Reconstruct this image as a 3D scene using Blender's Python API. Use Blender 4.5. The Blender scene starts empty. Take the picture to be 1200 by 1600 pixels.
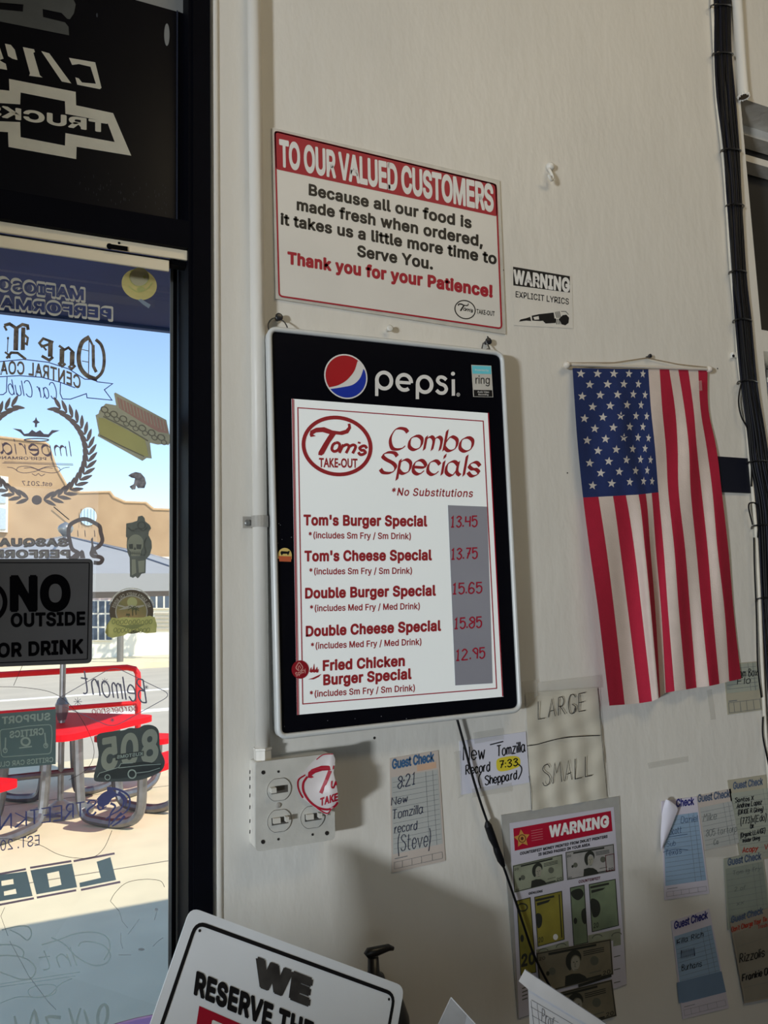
import bpy, bmesh, math, random, os
from mathutils import Vector, Matrix
from mathutils.geometry import tessellate_polygon, delaunay_2d_cdt
random.seed(7)
scene = bpy.context.scene
COL = scene.collection

# ------------------------------------------------------------------ camera
EYE = Vector((0.0, -1.12, 1.5))
RIGHT = Vector((0.9130390, -0.4067606, -0.0300957))
DOWN = Vector((0.0209438, 0.1204454, -0.9924990))
FWD = Vector((0.4073344, 0.9055599, 0.1184905))
cd = bpy.data.cameras.new('camera')
cam = bpy.data.objects.new('camera', cd)
COL.objects.link(cam)
cd.sensor_fit = 'VERTICAL'
cd.sensor_height = 36.0
cd.lens = 27.0
cd.clip_start = 0.02
cam.matrix_world = Matrix(((RIGHT.x, -DOWN.x, -FWD.x, EYE.x), (RIGHT.y, -DOWN.y, -FWD.y, EYE.y),
                           (RIGHT.z, -DOWN.z, -FWD.z, EYE.z), (0, 0, 0, 1)))
scene.camera = cam

# ------------------------------------------------------------------ light
world = bpy.data.worlds.new('sky')
scene.world = world
world.use_nodes = True
wn = world.node_tree.nodes
wl = world.node_tree.links
bg = wn['Background']
sky = wn.new('ShaderNodeTexSky')
sky.sky_type = 'NISHITA'
sky.sun_disc = False
sky.sun_elevation = math.radians(57)
sky.sun_rotation = math.radians(172)
sky.air_density = 1.15
sky.dust_density = 0.15
sky.ozone_density = 2.2
wl.new(sky.outputs[0], bg.inputs[0])
bg.inputs[1].default_value = 0.235


def lamp(name, kind, loc, energy, color=(1, 1, 1), aim=None, size=None):
    d = bpy.data.lights.new(name, kind)
    d.energy = energy
    d.color = color
    if size:
        d.shape = 'RECTANGLE'
        d.size, d.size_y = size
    o = bpy.data.objects.new(name, d)
    COL.objects.link(o)
    o.location = loc
    if aim is not None:
        o.rotation_euler = (Vector(aim) - Vector(loc)).to_track_quat('-Z', 'Y').to_euler()
    return o


sun = lamp('sun', 'SUN', (0, -4, 9), 5.1, (1.0, 0.93, 0.80), (0.25, -0.47 - 1.0, 4.55))
SUN_DIR = Vector((-0.45, 0.55, -0.70))
sun.rotation_euler = SUN_DIR.to_track_quat('-Z', 'Y').to_euler()
sun.data.angle = math.radians(0.6)
lamp('window_daylight', 'AREA', (-4.5, -3.4, 1.22), 205, (0.86, 0.93, 1.0), (0.8, 0.0, 1.5), (0.5, 0.24))
lamp('shop_front_daylight', 'AREA', (-0.6, -4.6, 1.8), 10, (0.80, 0.91, 1.0), (0.3, 0, 1.5), (2.0, 1.2))
lamp('ceiling_tube', 'AREA', (1.1, -1.4, 3.12), 8.8, (1.0, 0.82, 0.53), (0.9, -0.1, 2.0), (1.2, 0.4))

vs = scene.view_settings
scene.display_settings.display_device = 'sRGB'
vs.view_transform = 'Standard'
vs.look = 'None'
vs.exposure = 0.0
vs.gamma = 1.0
vs.use_curve_mapping = False


# ------------------------------------------------------------------ pixel -> plane helpers (1200 x 1600 photograph)
def ray(px, py):
    return (RIGHT * (px - 600) + DOWN * (py - 800)) / 1200.0 + FWD


def P(px, py, y=0.0):
    d = ray(px, py)
    return EYE + d * ((y - EYE.y) / d.y)


def G(px, py, z=0.0):
    d = ray(px, py)
    return EYE + d * ((z - EYE.z) / d.z)


class Fr:
    """a window of the photograph laid on a plane parallel to the wall: f(u, v) -> point in the place"""
    def __init__(s, ox, oy, k, y=0.0, map2=None):
        s.ox, s.oy, s.k, s.y, s.m = ox, oy, k, y, map2

    def __call__(s, u, v):
        if s.m:
            u, v = s.m(u, v)
        return P(s.ox + u / s.k, s.oy + v / s.k, s.y)

    def at(s, y):
        return Fr(s.ox, s.oy, s.k, y, s.m)

    def up(s, n):
        return Fr(s.ox, s.oy, s.k, s.y - 0.0003 * n, s.m)

    def sub(s, fn):
        old = s.m
        return Fr(s.ox, s.oy, s.k, s.y, (lambda u, v: old(*fn(u, v))) if old else fn)


# ------------------------------------------------------------------ materials
def lin(c):
    c = c / 255.0
    return c / 12.92 if c <= 0.04045 else ((c + 0.055) / 1.055) ** 2.4


def L3(rgb):
    return (lin(rgb[0]), lin(rgb[1]), lin(rgb[2]), 1.0)


MATS = {}


def mat(name, rgb, rough=0.6, var=0.10, scale=14.0, bump=0.0, bscale=60.0, metal=0.0, spec=0.35, emit=0.0, rgb2=None, stretch=None, sheen=0.0):
    if name in MATS:
        return MATS[name]
    m = bpy.data.materials.new(name)
    m.use_nodes = True
    n, l = m.node_tree.nodes, m.node_tree.links
    b = n['Principled BSDF']
    b.inputs['Roughness'].default_value = rough
    b.inputs['Metallic'].default_value = metal
    b.inputs['Specular IOR Level'].default_value = spec
    tc = n.new('ShaderNodeTexCoord')
    src = tc.outputs['Object']
    if stretch:
        mp = n.new('ShaderNodeMapping')
        mp.inputs['Scale'].default_value = stretch
        l.new(src, mp.inputs[0])
        src = mp.outputs[0]
    t = n.new('ShaderNodeTexNoise')
    t.inputs['Scale'].default_value = scale
    t.inputs['Detail'].default_value = 4.0
    l.new(src, t.inputs['Vector'])
    r = n.new('ShaderNodeValToRGB')
    base = L3(rgb)
    if name.startswith('sticker_') and max(rgb) < 165:
        # dark colours lifted to make up for the weak light on the stickers
        base = tuple(min(0.8, c * 3.8) for c in base[:3]) + (1,)
        rgb2 = tuple(min(255, c * 1.5) for c in rgb2) if rgb2 else None
    if rgb2:
        c0 = L3(rgb2)
    else:
        c0 = tuple(x * (1 - var) for x in base[:3]) + (1,)
    r.color_ramp.elements[0].position = 0.35
    r.color_ramp.elements[1].position = 0.65
    r.color_ramp.elements[0].color = c0
    r.color_ramp.elements[1].color = base
    l.new(t.outputs['Fac'], r.inputs['Fac'])
    l.new(r.outputs['Color'], b.inputs['Base Color'])
    if bump:
        t2 = n.new('ShaderNodeTexNoise')
        t2.inputs['Scale'].default_value = bscale
        t2.inputs['Detail'].default_value = 3.0
        l.new(src, t2.inputs['Vector'])
        bp = n.new('ShaderNodeBump')
        bp.inputs['Strength'].default_value = bump
        bp.inputs['Distance'].default_value = 0.004
        l.new(t2.outputs['Fac'], bp.inputs['Height'])
        l.new(bp.outputs['Normal'], b.inputs['Normal'])
    if emit:
        l.new(r.outputs['Color'], b.inputs['Emission Color'])
        b.inputs['Emission Strength'].default_value = emit
    if name.startswith('sticker_') and name not in ('sticker_white', 'sticker_bone', 'sticker_ochre', 'sticker_copper', 'sticker_blue', 'sticker_mist', 'sticker_stone', 'sticker_ash', 'sticker_soot', 'sticker_script', 'sticker_stripe', 'sticker_rust',
                                                        'sticker_moss', 'sticker_fern', 'sticker_coal', 'sticker_indigo', 'sticker_lemon', 'sticker_buff', 'sticker_olive', 'sticker_sage', 'sticker_palm', 'sticker_sepia'):
        # thin vinyl lets some of the daylight behind it through
        tl = n.new('ShaderNodeBsdfTranslucent')
        l.new(r.outputs['Color'], tl.inputs['Color'])
        mx = n.new('ShaderNodeMixShader')
        mx.inputs[0].default_value = 0.3
        l.new(b.outputs[0], mx.inputs[1])
        l.new(tl.outputs[0], mx.inputs[2])
        l.new(mx.outputs[0], n['Material Output'].inputs[0])
    MATS[name] = m
    return m


def glass_mat(name, tint=(1, 1, 1), gloss=0.04, rough=0.0):
    if name in MATS:
        return MATS[name]
    m = bpy.data.materials.new(name)
    m.use_nodes = True
    n, l = m.node_tree.nodes, m.node_tree.links
    n.remove(n['Principled BSDF'])
    out = n['Material Output']
    tr = n.new('ShaderNodeBsdfTransparent')
    tr.inputs[0].default_value = (*tint, 1)
    gl = n.new('ShaderNodeBsdfGlossy')
    gl.inputs['Roughness'].default_value = rough
    gl.inputs['Color'].default_value = (0.9, 0.95, 1, 1)
    lw = n.new('ShaderNodeLayerWeight')
    lw.inputs['Blend'].default_value = 0.5
    pw = n.new('ShaderNodeMath')
    pw.operation = 'POWER'
    pw.inputs[1].default_value = 5.0
    l.new(lw.outputs['Facing'], pw.inputs[0])
    fz = n.new('ShaderNodeMath')
    fz.operation = 'MULTIPLY_ADD'
    fz.inputs[1].default_value = 0.5
    fz.inputs[2].default_value = 0.012
    l.new(pw.outputs[0], fz.inputs[0])
    mx = n.new('ShaderNodeMixShader')
    ns = n.new('ShaderNodeTexNoise')
    ns.inputs['Scale'].default_value = 6.0
    mu = n.new('ShaderNodeMath')
    mu.operation = 'MULTIPLY_ADD'
    mu.inputs[1].default_value = 0.02
    l.new(ns.outputs['Fac'], mu.inputs[0])
    l.new(fz.outputs[0], mu.inputs[2])
    l.new(mu.outputs[0], mx.inputs[0])
    l.new(tr.outputs[0], mx.inputs[1])
    l.new(gl.outputs[0], mx.inputs[2])
    l.new(mx.outputs[0], out.inputs[0])
    MATS[name] = m
    return m


def film_mat(name, rgb, alpha, rough=0.3):
    """a translucent film: tape, laminate"""
    if name in MATS:
        return MATS[name]
    m = mat(name, rgb, rough, 0.12, 40)
    m.node_tree.nodes['Principled BSDF'].inputs['Alpha'].default_value = alpha
    return m


# ------------------------------------------------------------------ things and parts
ORG = {}


def thing(name, label, cat, loc=(0, 0, 0), group=None, kind=None):
    o = bpy.data.objects.new(name, None)
    o.empty_display_size = 0.05
    COL.objects.link(o)
    o.location = loc
    ORG[o.name] = Vector(loc)
    tag(o, label, cat, group, kind)
    return o


def tag(o, label=None, cat=None, group=None, kind=None):
    if label:
        o['label'] = label
    if cat:
        o['category'] = cat
    if group:
        o['group'] = group
    if kind:
        o['kind'] = kind
    return o


def struct(o):
    o['kind'] = 'structure'
    return o


def link_mesh(name, V, F, m, parent=None, label=None, smooth=False, loc=None):
    me = bpy.data.meshes.new(name)
    if parent is not None:
        org = ORG[parent.name]
    else:
        org = Vector(loc) if loc is not None else Vector((0, 0, 0))
    me.from_pydata([tuple(Vector(v) - org) for v in V], [], F)
    if isinstance(m, (list, tuple)):
        for q in m:
            me.materials.append(q)
    else:
        me.materials.append(m)
    if smooth:
        for p in me.polygons:
            p.use_smooth = True
    me.update()
    o = bpy.data.objects.new(name, me)
    COL.objects.link(o)
    if parent is not None:
        o.parent = parent
    else:
        o.location = org
    ORG[o.name] = org
    if label:
        o['label'] = label
    return o


# ------------------------------------------------------------------ fonts
def load_font(fn):
    try:
        p = os.path.join(bpy.utils.system_resource('DATAFILES', path='fonts'), fn)
        return bpy.data.fonts.load(p, check_existing=True)
    except Exception:
        return None


FONT = {'sans': load_font('Inter.woff2'), 'gill': None}
_tc = {}


def outline(s, font='sans', spacing=1.0):
    """the closed contours of a line of type, in em units"""
    key = (s, font, spacing)
    if key in _tc:
        return _tc[key]
    c = bpy.data.curves.new('type', 'FONT')
    c.body = s
    c.resolution_u = 3
    c.space_character = spacing
    c.fill_mode = 'NONE'
    if FONT.get(font):
        c.font = FONT[font]
    o = bpy.data.objects.new('type', c)
    COL.objects.link(o)
    dg = bpy.context.evaluated_depsgraph_get()
    me = o.evaluated_get(dg).to_mesh()
    vs_ = [Vector((v.co.x, v.co.y)) for v in me.vertices]
    nxt = {}
    for e in me.edges:
        a, b = e.vertices
        nxt.setdefault(a, []).append(b)
        nxt.setdefault(b, []).append(a)
    loops, seen = [], set()
    for st in range(len(vs_)):
        if st in seen or st not in nxt:
            continue
        lp, cur, prev = [st], st, None
        seen.add(st)
        # walk in vertex order so the direction of the contour is kept
        while True:
            cand = [q for q in nxt[cur] if q != prev and q not in seen]
            if not cand:
                break
            q = cur + 1 if (cur + 1) in cand else cand[0]
            lp.append(q)
            seen.add(q)
            prev, cur = cur, q
        if len(lp) > 2:
            loops.append(thin([vs_[i] for i in lp], 0.0015))
    o.evaluated_get(dg).to_mesh_clear()
    bpy.data.objects.remove(o)
    bpy.data.curves.remove(c)
    _tc[key] = loops
    return loops


def area2(p):
    return sum(p[i - 1][0] * p[i][1] - p[i][0] * p[i - 1][1] for i in range(len(p))) / 2


def inside(pt, poly):
    x, y = pt
    r = False
    j = len(poly) - 1
    for i in range(len(poly)):
        xi, yi = poly[i]
        xj, yj = poly[j]
        if (yi > y) != (yj > y) and x < (xj - xi) * (y - yi) / (yj - yi) + xi:
            r = not r
        j = i
    return r


CAPH = {}


def cap_height(font):
    if font not in CAPH:
        CAPH[font] = max(p.y for lp in outline('H', font) for p in lp)
    return CAPH[font]


# single-stroke hand; pairs x y, y: b=-1 a=-2; '~' = smooth
HAND = {
 'A': ["00 26 40", "12 32"], 'B': ["00 06", "~06 26 35 24 03", "~03 23 32 31 20 00"], 'C': ["~45 36 16 04 02 10 30 41"],
 'D': ["00 06", "~06 26 45 42 30 00"], 'E': ["46 06 00 40", "03 33"], 'F': ["46 06 00", "03 33"], 'G': ["~45 36 16 04 02 10 30 42", "23 42 40"],
 'H': ["06 00", "46 40", "03 43"], 'I': ["16 10"], 'J': ["~36 31 20 10 01"], 'K': ["06 00", "46 03 40"], 'L': ["06 00 40"],
 'M': ["00 16 23 46 50"], 'N': ["00 06 40 46"], 'O': ["~26 05 02 10 30 42 45 26"], 'P': ["00 06", "~06 26 35 34 23 03"],
 'Q': ["~26 05 02 10 30 42 45 26", "22 4b"], 'R': ["00 06", "~06 26 35 34 23 03", "13 40"], 'S': ["~45 36 16 05 14 33 42 41 30 10 01"],
 'T': ["06 46", "26 20"], 'U': ["~06 02 10 30 42 46"], 'V': ["06 20 46"], 'W': ["06 10 24 40 56"], 'X': ["06 40", "46 00"],
 'Y': ["06 23 46", "23 20"], 'Z': ["06 46 00 40"],
 'a': ["~33 24 14 03 01 10 20 32", "~34 31 40"], 'b': ["06 00", "~02 14 24 33 31 20 10 01"], 'c': ["~33 24 14 03 01 10 20 31"],
 'd': ["~33 24 14 03 01 10 20 32", "36 31 30"], 'e': ["~02 32 33 24 14 03 01 10 20 31"], 'f': ["~36 26 15 10", "04 24"],
 'g': ["~33 24 14 03 02 11 21 33", "~34 3b 2a 1a 0b"], 'h': ["06 00", "~02 14 24 33 30"], 'i': ["04 00", "05 06"], 'j': ["~14 1b 0a", "15 16"],
 'k': ["06 00", "34 01 30"], 'l': ["06 00"], 'm': ["04 00", "~03 14 23 20", "~23 34 43 40"], 'n': ["04 00", "~02 14 24 33 30"],
 'o': ["~14 03 01 10 20 31 33 24 14"], 'p': ["04 0a", "~03 14 24 33 31 20 10 01"], 'q': ["~33 24 14 03 01 10 20 31", "34 3a"],
 'r': ["04 00", "~02 14 24"], 's': ["~33 24 14 03 12 22 31 20 10 01"], 't': ["~16 11 20 30", "04 34"], 'u': ["~04 01 10 20 31", "34 30"],
 'v': ["04 20 44"], 'w': ["~04 10 23 30 44"], 'x': ["04 30", "34 00"], 'y': ["04 21", "~44 21 0a"], 'z': ["04 34 00 30"],
 '0': ["~26 05 02 10 30 42 45 26"], '1': ["05 16 10", "00 20"], '2': ["~05 16 26 35 34 00", "00 40"], '3': ["~05 16 26 35 24 13", "~13 23 32 31 20 10 01"],
 '4': ["06 03 33", "36 30"], '5': ["36 06 03", "~03 14 24 33 31 20 10 01"], '6': ["~35 26 16 04 01 10 20 31 32 23 13 02"],
 '7': ["06 36 10", "13 33"], '8': ["~23 34 35 26 16 05 14 33 32 31 20 10 01 02 23"], '9': ["~33 23 14 05 16 26 35 34 30"],
 '(': ["~17 05 02 1a"], ')': ["~07 15 12 0a"], ':': ["03 04", "00 01"], '.': ["00 01"], '-': ["03 33"], "'": ["06 05"], '/': ["00 36"], ',': ["01 0b"],
 '!': ["06 02", "00 01"], '&': ["~40 05 16 26 35 02 10 20 42"], '*': ["13 15", "04 24"],
}


def crom(p, n=6, closed=False):
    if len(p) < 3:
        return p
    o = []
    N = len(p)
    rng = range(N) if closed else range(N - 1)
    for i in rng:
        if closed:
            a, b, c, d = p[i - 1], p[i], p[(i + 1) % N], p[(i + 2) % N]
        else:
            a, b, c, d = p[max(i - 1, 0)], p[i], p[i + 1], p[min(i + 2, N - 1)]
        for k in range(n):
            t = k / n
            o.append(tuple(0.5 * (2 * b[j] + (c[j] - a[j]) * t + (2 * a[j] - 5 * b[j] + 4 * c[j] - d[j]) * t * t +
                                  (3 * b[j] - a[j] - 3 * c[j] + d[j]) * t ** 3) for j in range(len(b))))
    if not closed:
        o.append(tuple(p[-1]))
    return o


def glyph_strokes(s, gap=1.5):
    x0, out = 0.0, []
    for ch in s:
        if ch == ' ':
            x0 += 2.6
            continue
        g = HAND.get(ch) or HAND.get(ch.upper()) or HAND['-']
        wid = 0
        for st in g:
            sm = st[0] == '~'
            pts = []
            for tk in st.lstrip('~').split():
                yy = {'a': -2, 'b': -1}.get(tk[1])
                yy = float(tk[1]) if yy is None else float(yy)
                wid = max(wid, float(tk[0]))
                pts.append((x0 + float(tk[0]), yy))
            out.append(crom(pts, 5) if sm else pts)
        x0 += wid + gap
    return out, max(x0 - gap, 0.5)


# ------------------------------------------------------------------ flat-work builder: everything drawn in crop coordinates and laid on the plane
def thin(lp, tol):
    """drop contour points that lie on the line between their neighbours"""
    q = list(lp)
    i = 0
    while len(q) > 4 and i < len(q):
        a, b, c = q[i - 1], q[i], q[(i + 1) % len(q)]
        ab, ac = (b[0] - a[0], b[1] - a[1]), (c[0] - a[0], c[1] - a[1])
        l = math.hypot(*ac)
        if l > 0 and abs(ab[0] * ac[1] - ab[1] * ac[0]) / l < tol and ab[0] * ac[0] + ab[1] * ac[1] > 0:
            q.pop(i)
        else:
            i += 1
    return q


def relattice(V_, T_, area):
    """the same surface with only its outline kept"""
    cnt = {}
    for t in T_:
        t = t if area2([V_[i] for i in t]) > 0 else t[::-1]
        for k in range(3):
            cnt[(t[k], t[(k + 1) % 3])] = 1
    nx = {}
    for a, b in cnt:
        if (b, a) not in cnt:
            nx.setdefault(a, []).append(b)
    loops = []
    while nx:
        st = next(iter(nx))
        lp, cur, prev = [], st, None
        while cur in nx:
            c = nx[cur]
            if len(c) > 1 and prev is not None:
                d = V_[cur] - V_[prev]
                c.sort(key=lambda q: math.atan2(d.x * (V_[q] - V_[cur]).y - d.y * (V_[q] - V_[cur]).x, d.dot(V_[q] - V_[cur])))
            n = c.pop()
            if not c:
                del nx[cur]
            lp.append(cur)
            prev, cur = cur, n
            if cur == st:
                break
        if len(lp) > 2:
            loops.append(thin([V_[i] for i in lp], 0.03))
    outs = [l for l in loops if area2(l) > 1e-4]
    hol = [l for l in loops if area2(l) < -1e-4]
    P2, T2, tot = [], [], 0.0
    used = set()
    for o in sorted(outs, key=area2):
        hh = []
        for i, h in enumerate(hol):
            if i not in used and inside(((h[0][0] + h[1][0]) / 2 + 1e-4 * (h[1][1] - h[0][1]), (h[0][1] + h[1][1]) / 2 - 1e-4 * (h[1][0] - h[0][0])), o):
                used.add(i)
                hh.append(h)
        n = len(P2)
        flat = [q for lp in [o] + hh for q in lp]
        tr = tessellate_polygon([[Vector((q[0], q[1], 0)) for q in lp] for lp in [o] + hh])
        P2 += flat
        T2 += [tuple(i + n for i in t) for t in tr]
    tot = sum(abs(area2([P2[i] for i in t])) for t in T2)
    if abs(tot - area) > 0.02 * area + 0.02:
        RELAT.append((len(T_), round(tot, 2), round(area, 2)))
        return V_, T_
    return P2, T2


RELAT = []


def union2d(P_, F_):
    """merge overlapping flat triangles into one clean surface"""
    x0, y0 = min(p[0] for p in P_), min(p[1] for p in P_)
    ext = max(1e-9, max(p[0] for p in P_) - x0, max(p[1] for p in P_) - y0)
    sc_ = 100.0 / ext
    pts = [Vector(((p[0] - x0) * sc_, (p[1] - y0) * sc_)) for p in P_]
    total = 0.0
    V_in, good = [], []
    for fc in F_:
        q = [pts[i] for i in fc]
        a = area2(q)
        if abs(a) < 2e-4:
            continue
        total += abs(a)
        n = len(V_in)
        q = q if a > 0 else q[::-1]
        V_in += q
        good.append(tuple(range(n, n + len(q))))
    if not good:
        return P_, F_
    for eps in (1e-5, 1e-4, 1e-3):
        jit = [Vector((v.x, v.y)) for v in V_in]
        V_, _, T_, _, _, of = delaunay_2d_cdt(jit, [], good, 0, eps)
        T2 = [tuple(t) for t, o in zip(T_, of) if o]
        a2 = sum(abs(area2([V_[i] for i in t])) for t in T2)
        if 0 < a2 <= total * 1.002:
            V_, T2 = relattice(V_, T2, a2)
            return [Vector((v[0] / sc_ + x0, v[1] / sc_ + y0)) for v in V_], T2
    UNION_FAIL.append(len(F_))
    return P_, F_


UNION_FAIL = []
_gc = {}


def glyph_mesh(o, hh, bold):
    """filled glyph (one outer contour and its counters), thickened; cached by shape"""
    ox, oy = o[0][0], o[0][1]
    loops = [o] + hh
    key = (round(bold, 4), tuple((round(p[0] - ox, 4), round(p[1] - oy, 4)) for lp in loops for p in lp))
    if key not in _gc:
        L_ = [[Vector((p[0] - ox, p[1] - oy)) for p in lp] for lp in loops]
        pts = [p for lp in L_ for p in lp]
        fcs = [tuple(t) for t in tessellate_polygon([[Vector((p.x, p.y, 0)) for p in lp] for lp in L_])]
        if bold:
            ribs, rf = list(pts), list(fcs)
            for lp in L_:
                n = len(lp)
                for i in range(n):
                    p, q = lp[i], lp[(i + 1) % n]
                    t = q - p
                    if t.length < 1e-6:
                        continue
                    t = t.normalized()
                    nn = Vector((-t.y, t.x)) * bold
                    e = t * bold * 0.55
                    k = len(ribs)
                    ribs += [p - e + nn, p - e - nn, q + e - nn, q + e + nn]
                    rf += [(k, k + 1, k + 2), (k, k + 2, k + 3)]
            pts, fcs = union2d(ribs, rf)
        _gc[key] = (pts, fcs)
    pts, fcs = _gc[key]
    return [Vector((p[0] + ox, p[1] + oy)) for p in pts], fcs


class B:
    def __init__(s):
        s.V, s.F, s.M = [], [], []
        s.mi = 0
        s.flat = []          # flat shapes waiting to be merged: [f, points, faces]

    def add(s, verts, faces):
        n = len(s.V)
        s.V += [Vector(v) for v in verts]
        s.F += [tuple(i + n for i in f) for f in faces]
        s.M += [s.mi] * len(faces)
        return s

    def put(s, f, pts, faces):
        if not s.flat or s.flat[-1][0] is not f:
            s.flat.append([f, [], [], 0])
        e = s.flat[-1]
        n = len(e[1])
        e[1] += [Vector((p[0], p[1])) for p in pts]
        e[2] += [tuple(i + n for i in fc) for fc in faces]
        e[3] += 1
        return s

    def bump(s):
        s.flat[-1][3] += 1
        return s

    def merge(s):
        """join the overlapping flat shapes of one layer into one clean surface"""
        groups = []
        for f, P_, F_, c in s.flat:
            for g in groups:
                if g[0] is f or (isinstance(f, Fr) and isinstance(g[0], Fr) and f.m is None and g[0].m is None and (f.ox, f.oy, f.k, f.y) == (g[0].ox, g[0].oy, g[0].k, g[0].y)):
                    n = len(g[1])
                    g[1] += P_
                    g[2] += [tuple(i + n for i in fc) for fc in F_]
                    g[3] += c
                    break
            else:
                groups.append([f, list(P_), list(F_), c])
        s.flat = []
        for f, P_, F_, c in groups:
            if c > 1:
                P_, F_ = union2d(P_, F_)
            s.add([f(p.x, p.y) for p in P_], F_)

    def poly(s, f, pts, holes=()):
        loops = [list(pts)] + [list(h) for h in holes]
        flat = [q for lp in loops for q in lp]
        tris = tessellate_polygon([[Vector((x, y, 0)) for x, y in lp] for lp in loops])
        return s.put(f, flat, [tuple(t) for t in tris])

    def slab(s, f, pts, y0, y1):
        """a flat outline with thickness, from depth y0 (front) to y1 (back)"""
        a, b = f.at(y0), f.at(y1)
        front = [a(*q) for q in pts]
        back = [Vector((v.x, y1, v.z)) for v in front]
        n = len(pts)
        tris = [tuple(t) for t in tessellate_polygon([[Vector((x, y, 0)) for x, y in pts]])]
        faces = tris + [tuple(i + n for i in reversed(t)) for t in tris]
        faces += [(i, (i + 1) % n, n + (i + 1) % n, n + i) for i in range(n)]
        return s.add(front + back, faces)

    def line(s, f, pts, w, closed=False, smooth=False, w1=None):
        if smooth:
            pts = crom([tuple(p) for p in pts], 6, closed)
        P2 = [Vector(p[:2]) for p in pts]
        q = [P2[0]]
        for p in P2[1:]:
            if (p - q[-1]).length > 1e-6:
                q.append(p)
        if closed and (q[0] - q[-1]).length < 1e-6:
            q.pop()
        P2 = q
        n = len(P2)
        if n < 2:
            return s
        vv = []
        for i in range(n):
            if closed:
                a, b = P2[i - 1], P2[(i + 1) % n]
            else:
                a, b = P2[max(i - 1, 0)], P2[min(i + 1, n - 1)]
            t0 = (P2[i] - a) if (P2[i] - a).length > 1e-9 else (b - P2[i])
            t1 = (b - P2[i]) if (b - P2[i]).length > 1e-9 else (P2[i] - a)
            t0, t1 = t0.normalized(), t1.normalized()
            t = t0 + t1
            t = t.normalized() if t.length > 1e-6 else t1
            nn = Vector((-t.y, t.x))
            k = max(0.45, abs(nn.dot(Vector((-t1.y, t1.x)))))
            ww = w if w1 is None else w + (w1 - w) * i / max(1, n - 1)
            o = nn * (ww / 2 / k)
            vv += [P2[i] + o, P2[i] - o]
        m = n if closed else n - 1
        fs = []
        for i in range(m):
            a, b, c, d = 2 * i, 2 * i + 1, 2 * ((i + 1) % n) + 1, 2 * ((i + 1) % n)
            fs += [(a, b, c), (a, c, d)]
        return s.put(f, vv, fs) if m == 1 else s.put(f, vv, fs).bump()

    def nib(s, f, pts, nv, mn):
        """broad-nib pen stroke"""
        pts = [Vector(p) for p in pts]
        nv = Vector(nv)
        for a, b in zip(pts, pts[1:]):
            if (b - a).length < 1e-6:
                continue
            q = [a + nv, a - nv, b - nv, b + nv]
            s.put(f, q, [(0, 1, 2), (0, 2, 3)])
        return s.line(f, pts, mn)

    def ell(s, f, cx, cy, rx, ry, rot=0.0, n=40, shear=0.0):
        c, d = math.cos(rot), math.sin(rot)
        pts = []
        for i in range(n):
            a = 2 * math.pi * i / n
            x, y = rx * math.cos(a), ry * math.sin(a)
            pts.append((cx + x * c - y * d, cy + x * d + y * c + shear * x))
        return s.poly(f, pts)

    def ring(s, f, cx, cy, rx, ry, w, rot=0.0, n=48, shear=0.0, a0=0, a1=360):
        c, d = math.cos(rot), math.sin(rot)
        pts = []
        full = a1 - a0 >= 360
        for i in range(n if full else n + 1):
            a = math.radians(a0 + (a1 - a0) * i / n)
            x, y = rx * math.cos(a), ry * math.sin(a)
            pts.append((cx + x * c - y * d, cy + x * d + y * c + shear * x))
        return s.line(f, pts, w, closed=full)

    def text(s, f, txt, a, b, cap, bold=0.0, font='sans', slant=0.0, spacing=1.0, up=None, arc=None):
        """a line of type with its left end on a and right end on b (crop coordinates), capitals cap high"""
        bold *= 0.62
        loops = outline(txt, font, spacing + 1.5 * bold)
        ch = cap_height(font)
        x0 = min(p.x for l in loops for p in l)
        x1 = max(p.x for l in loops for p in l)
        a, b = Vector(a), Vector(b)
        d = (b - a) / (x1 - x0)
        upv = Vector(up).normalized() * (cap / ch) if up else Vector((0, -cap / ch))

        def mp(p):
            if arc:
                return arc((p[0] - x0) / (x1 - x0), p[1] / ch)
            return a + d * (p[0] - x0 + slant * p[1]) + upv * p[1]
        if not loops:
            return s
        big = max(loops, key=lambda l: abs(area2(l)))
        sg = 1 if area2(big) > 0 else -1
        outs = [l for l in loops if area2(l) * sg > 0]
        hol = [l for l in loops if area2(l) * sg <= 0]
        for o in outs:
            hh = [h for h in hol if inside(h[0], o)]
            pts, fcs = glyph_mesh(o, hh, bold)
            s.add([f(*mp(p)) for p in pts], fcs)
        return s

    def hand(s, f, txt, a, b, cap, w, slant=0.0, gap=1.5, nib=None, jit=0.0, up=None):
        st, W = glyph_strokes(txt, gap)
        a, b = Vector(a), Vector(b)
        d = (b - a) / W
        upv = Vector(up).normalized() * (cap / 6) if up else Vector((0, -cap / 6))
        for k in st:
            j = Vector((random.uniform(-jit, jit), random.uniform(-jit, jit)))
            pts = [a + d * (p[0] + slant * p[1]) + upv * p[1] + j for p in k]
            if nib:
                s.nib(f, pts, nib, w)
            else:
                s.line(f, pts, w)
        return s

    def obj(s, name, m, parent=None, label=None, smooth=False, loc=None):
        s.merge()
        o = link_mesh(name, s.V, s.F, m, parent, label, smooth, loc)
        if isinstance(m, (list, tuple)):
            for p, i in zip(o.data.polygons, s.M):
                p.material_index = i
        return o

    # solid helpers, world coordinates
    def box(s, x0, x1, y0, y1, z0, z1):
        v = [(x0, y0, z0), (x1, y0, z0), (x1, y1, z0), (x0, y1, z0), (x0, y0, z1), (x1, y0, z1), (x1, y1, z1), (x0, y1, z1)]
        return s.add(v, [(0, 3, 2, 1), (4, 5, 6, 7), (0, 1, 5, 4), (1, 2, 6, 5), (2, 3, 7, 6), (3, 0, 4, 7)])

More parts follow.
